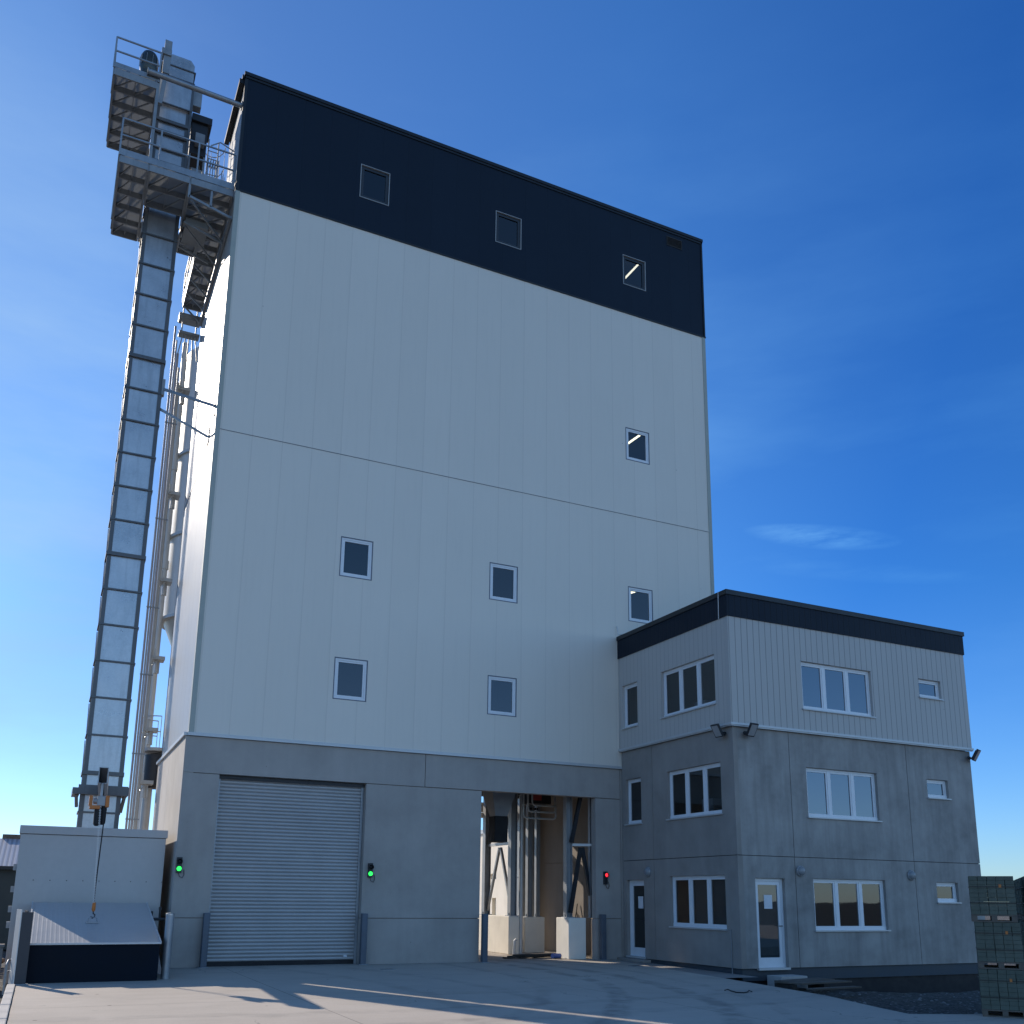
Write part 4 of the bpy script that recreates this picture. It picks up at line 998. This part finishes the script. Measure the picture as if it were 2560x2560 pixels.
for i, (xa, za) in enumerate(((10.27, 4.12), (10.42, 4.32), (10.57, 4.52))):
    mesh('pipe', M().tube([(xa, 2.0, 5.33), (xa, 2.0, za+.1), (xa+.03, 2.0, za+.03), (xa+.1, 2.0, za), (11.3, 2.0, za), (11.37, 2.0, za+.03), (11.4, 2.0, za+.1), (11.4, 2.1+.1*i, 5.33)], .028, 8), 'pipe', t, smooth=True)
t = thing('ceiling_box', 'dark electrical box with a faded red front under the passage ceiling', 'box', (11.0, 1.6, 4.7))
mesh('case', M().box(10.75, 11.55, 2.6, 3.2, 4.65, 5.2), 'steel_d', t); mesh('front', M().box(10.85, 11.2, 2.585, 2.598, 4.75, 5.1), 'redmat', t)
# scrap lying on the passage floor
random.seed(3)
t = thing('plank_pile', 'low pile of dark planks and sheets on the passage floor', 'planks', (10.0, 1.2, 0))
for i in range(7):
    x = 9.2+.16*i; y = 1.0+.12*random.random(); z = .03+.035*(i % 3)
    mesh('plank', M().bar((x, y, z), (x+1.5-.12*i, y+.5*random.uniform(-.4, 1), z+.03), .16, .035), 'woodd', t)
tag(mesh('blue_tarp_roll', M().tube([(10.55, .62, .09), (10.85, .72, .08)], .07, 10), 'blue', loc=(10.7, .65, 0)), 'small blue roll lying left of the front plinth', 'roll')
tag(mesh('drain_pipe_stub', M().tube([(10.35, 2.75, 0), (10.38, 2.75, .42), (10.43, 2.72, .46)], .045, 10), 'flash', loc=(10.35, 2.75, 0)), 'short white pipe stub standing by the long plinth', 'pipe')
t = thing('shovels', 'tools leaning in the dark behind the middle plinth', 'tools', (12.0, 3.0, 0))
for x, y, L in ((12.1, 3.0, 1.5), (12.15, 2.75, 1.35), (12.2, 2.5, 1.55)): mesh('handle', M().tube([(x, y, .02), (x+.25, y, L)], .016, 6), 'woodd', t)
# rear hall whose sunlit side is seen through the passage
RH = thing('rear_hall', 'low sunlit cream hall seen through the open passage', 'hall', (12.6, 6.5, 0))
rw = [(7.25, 7.8, 1.2, 3.05), (9.0, 9.35, .9, 1.7), (9.0, 9.5, 2.4, 2.6), (7.1, 7.6, 2.3, 2.62), (12, 13, 1, 2.2), (15, 16, 1, 2.2)]
mesh('wall', wall(M(), LEFT(12.62), 6.4, 24, 0, 4.15, rw, .15).box(12.65, 20, 23.9, 24, 0, 4.15).box(12.78, 20, 6.4, 6.5, 0, 4.15), 'block', RH)
mesh('roof', M().box(12.55, 20, 6.4, 24.1, 4.16, 4.32), 'flash', RH)
for r in rw[:1]+rw[4:]:
    wn = mesh('window', ring(M(), LEFT(12.62), *r[:2], *r[2:], .06, .03, .1), 'pvc', RH); mesh('pane', sheet(M(), LEFT(12.62), r[0]+.06, r[1]-.06, r[2]+.06, r[3]-.06, .05), 'glass_d', wn)
m = M()
for r in rw: pbox(m, LEFT(12.62), r[0]-.1, r[1]+.1, r[2]-.1, r[3]+.1, .5, .55)
mesh('interior', m, 'room', RH)

# ------------------------------------------------------------------ small things on the ground
def drain(x, y, label, mt):
    t = thing('drain_cover', label, 'drain cover', (x, y, 0), 'drain covers in the yard')
    mesh('rim', ring(M(), lambda u, w_, d: (u, w_, d), x-.16, x+.16, y-.13, y+.13, .025, .001, .012), 'galv_d', t)
    m = M()
    for i in range(5): m.box(x-.135, x+.135, y-.1+.045*i, y-.08+.045*i, .002, .009)
    mesh('grate', m, mt, t)
drain(4.75, -1.9, 'pale drain cover in the yard right of the roller door', 'wood'); drain(11.3, -2.6, 'dark drain cover in the yard before the annex', 'steel_d')
tag(mesh('doorstep', M().box(13.22, 14.02, -5.98, -5.45, -.36, -.06), 'kerb', bevel=.01, loc=(13.6, -5.7, -.3)), 'pale concrete step block below the annex front door', 'doorstep')
m = M().box(12.35, 12.62, -1.35, -.0, -.02, .06) 
tag(mesh('doorstep', m, 'conc_l', bevel=.01, loc=(12.5, -.6, 0)), 'low grey doorstep at the narrow side door', 'doorstep')
tag(mesh('plank', M().bar((12.75, -6.55, -.13), (14.3, -6.3, -.12), .5, .05), 'wood', loc=(13.4, -6.4, -.2)), 'wide weathered plank just below the front door step', 'plank')
m = M().box(12.8, 12.95, -6.8, -6.2, -.35, -.17).box(13.9, 14.05, -6.65, -6.1, -.35, -.15)
tag(mesh('plank_bearers', m, 'woodd', loc=(13.4, -6.4, -.3)), 'dark timber bearers under the wide plank', 'timbers')
tag(mesh('plank', M().bar((12.15, -7.6, -.06), (14.2, -7.0, -.10), .38, .03), 'wood', loc=(13, -7.3, -.1)), 'plank lying from the yard edge towards the trench', 'plank')
tag(mesh('plank', M().bar((11.6, -8.7, -.07), (13.3, -8.3, -.10), .2, .03), 'wood', loc=(12.5, -8.5, -.1)), 'narrowest plank lying nearest on the gravel', 'plank')
tag(mesh('hose', M().tube([(9.08, -9.12, .02), (9.2, -9.06, .03), (9.12, -9.25, .02), (9.06, -9.5, .015), (9.15, -9.6, .015), (9.28, -9.55, .02), (9.43, -9.4, .03), (9.42, -9.5, .02)], .012, 6), 'black', loc=(9.5, -8.2, 0)), 'short black hose lying on the yard', 'hose')
tag(mesh('conduit', M().tube([(AX+.04, -4.9, 1.0), (AX+.02, -4.97, 1.0), (AX+.02, -4.97, -.15)], .012, 6), 'steel', loc=(AX, -4.95, 0)), 'thin conduit running down the annex corner to the ground', 'conduit')
random.seed(11)
for i in range(26):
    x = random.uniform(10.9, 17.5); y = random.uniform(-12, -7.4); r = random.uniform(.02, .05)
    if x < 12.0-(abs(y)-.3)*.17: continue
    z = ground_z(x, y); m = M(); m.lathe((x, y, z), [(r*.5, -r*.2), (r, r*.1), (r*.7, r*.6), (r*.1, r*.8)], 7)
    tag(mesh('stone', m, 'conc_l', loc=(x, y, z)), 'small stone lying on the gravel before the annex', 'stone', 'stones on the gravel')

# ------------------------------------------------------------------ pallets of dark paving grids
PX = Vector((.64, -.768, 0)); PY = Vector((.768, .64, 0))
pw, pd, ph, pt = .64, .8, .593, .125
def pallet_load(o, label):
    t = thing('paver_pallet', label, 'pallet load', o, 'stacked pallets of dark paving grids')
    O = Vector(o)
    def lb(m, a0, a1, b0, b1, z0, z1):
        i = len(m.v)
        for z in (z0, z1):
            for a, b in ((a0, b0), (a1, b0), (a1, b1), (a0, b1)): m.v.append(tuple(O+PX*a+PY*b+Vector((0, 0, z))))
        m.f += [tuple(i+k for k in q) for q in ((0, 1, 2, 3), (7, 6, 5, 4), (0, 4, 5, 1), (1, 5, 6, 2), (2, 6, 7, 3), (3, 7, 4, 0))]
    m = M()
    for a in (.0, .28, .56): lb(m, a, a+.08, .0, pd, .022, .088)
    lb(m, 0, pw, 0, .1, .09, .11); lb(m, 0, pw, .34, .46, .09, .11); lb(m, 0, pw, pd-.1, pd, .09, .11)
    lb(m, 0, pw, 0, .1, 0, .02); lb(m, 0, pw, pd-.1, pd, 0, .02); lb(m, 0, pw, .34, .46, 0, .02)
    mesh('pallet', m, 'wood', t)
    m = M(); rnd = random.Random(o[2]*100+o[0]); nc, nr = 5, 9
    for i in range(nc):
        for j in range(6):
            for k in range(nr):
                if 0 < i < nc-1 and 0 < j < 5 and k < nr-1: continue
                a = i*pw/nc; b = j*pd/6; z = .112+k*(ph-.0)/nr; e = rnd.uniform(-.004, .004)
                lb(m, a+.003+e, a+pw/nc-.003+e, b+.002+e, b+pd/6-.002+e, z+.0015, z+ph/nr-.0015)
    mesh('grid_stack', m, 'pgreen', t)
    m = M()
    for z in (.112+ph*.3, .112+ph*.72): lb(m, -.007, pw+.007, -.008, -.002, z-.007, z+.007); lb(m, -.008, -.002, 0, pd, z-.007, z+.007); lb(m, pw+.002, pw+.008, 0, pd, z-.007, z+.007)
    mesh('strap', m, 'strap', t)
    m = M(); lb(m, .42, .455, -.010, -.0085, .112+ph*.7, .112+ph*.78); mesh('tag', m, 'orange', t)
    return t
base = (10.33, -13.82, 0)
hT = .112+ph+.004
p0 = pallet_load(base, 'bottom pallet load of the full stack at the right edge, standing on the yard')
dup(p0, (0.01, .0, hT), 'middle pallet load of the full stack at the right edge')
dup(p0, (-.015, .02, 2*hT), 'top pallet load of the full stack at the right edge, level with the low windows')
names = ('bottom', 'middle', 'top')
for k in range(3): dup(p0, (PX.x*.76, PX.y*.76, hT*k+.0), names[k]+' pallet load of the second stack, cut by the right frame edge')
for s_ in range(2, 7):  # unseen stacks added so the ground floor windows reflect something dark
    for k in range(3): dup(p0, (PX.x*.76+.95*PY.x*(s_-1), PX.y*.76+.95*PY.y*(s_-1), hT*k), names[k]+' pallet load in the unseen row added beyond the right frame edge')

# ------------------------------------------------------------------ left background
GH = thing('green_hall', 'dark green hall with pale corrugated roof far left', 'hall', (-6, 15, 0))
mesh('wall', M().box(-16, -3.0, 15.2, 24, -.3, 2.55), 'hall', GH)
m = M(); m.quad((-16, 15.0, 2.62), (-2.9, 15.0, 2.62), (-2.9, 18.2, 3.75), (-16, 18.2, 3.75))
mesh('roof', m, 'roofm', GH)
mesh('gutter', M().box(-16, -2.9, 14.9, 15.05, 2.5, 2.62), 'trim', GH)
mesh('ridge_wall', M().box(-4.45, -2.9, 18.2, 18.5, 2.5, 3.92), 'wood', GH)
tag(mesh('retaining_wall', M().box(-6, -3.52, -.6, -.35, -.4, .55).box(-6.02, -3.5, -.63, -.32, .55, .6), 'conc_l', loc=(-4.5, -.5, 0)), 'low grey concrete wall with pale coping left of the hopper', 'wall')
t = thing('handrail', 'short bent galvanised handrail left of the hopper', 'handrail', (-3.3, -3.0, 0))
mesh('rail', M().tube([(-3.36, -3.3, -.2), (-3.36, -3.3, .35), (-3.34, -3.2, .42), (-3.28, -2.9, .42)], .022, 8).tube([(-3.36, -3.25, .2), (-3.28, -2.9, .22)], .018, 8).tube([(-3.29, -2.9, -.2), (-3.29, -2.9, .42)], .018, 8), 'galv', t, smooth=True)
random.seed(5); m = M()
for i in range(120):
    x = random.uniform(-6.2, -3.7); y = random.uniform(2.5, 7); r = random.uniform(.06, .2); z = -.3+r*.4+.7*max(0, 1-abs(x+4.8)/1.5)*max(0, 1-abs(y-5)/2.5)
    m.lathe((x, y, z), [(r*.4, -r*.5), (r, -r*.1), (r*.8, r*.4), (r*.15, r*.6)], 6)
tag(mesh('rubble_heap', m, 'rubble', loc=(-4.5, 5, -.3)), 'heap of brown rubble far left behind the low wall', 'rubble', kind='stuff')
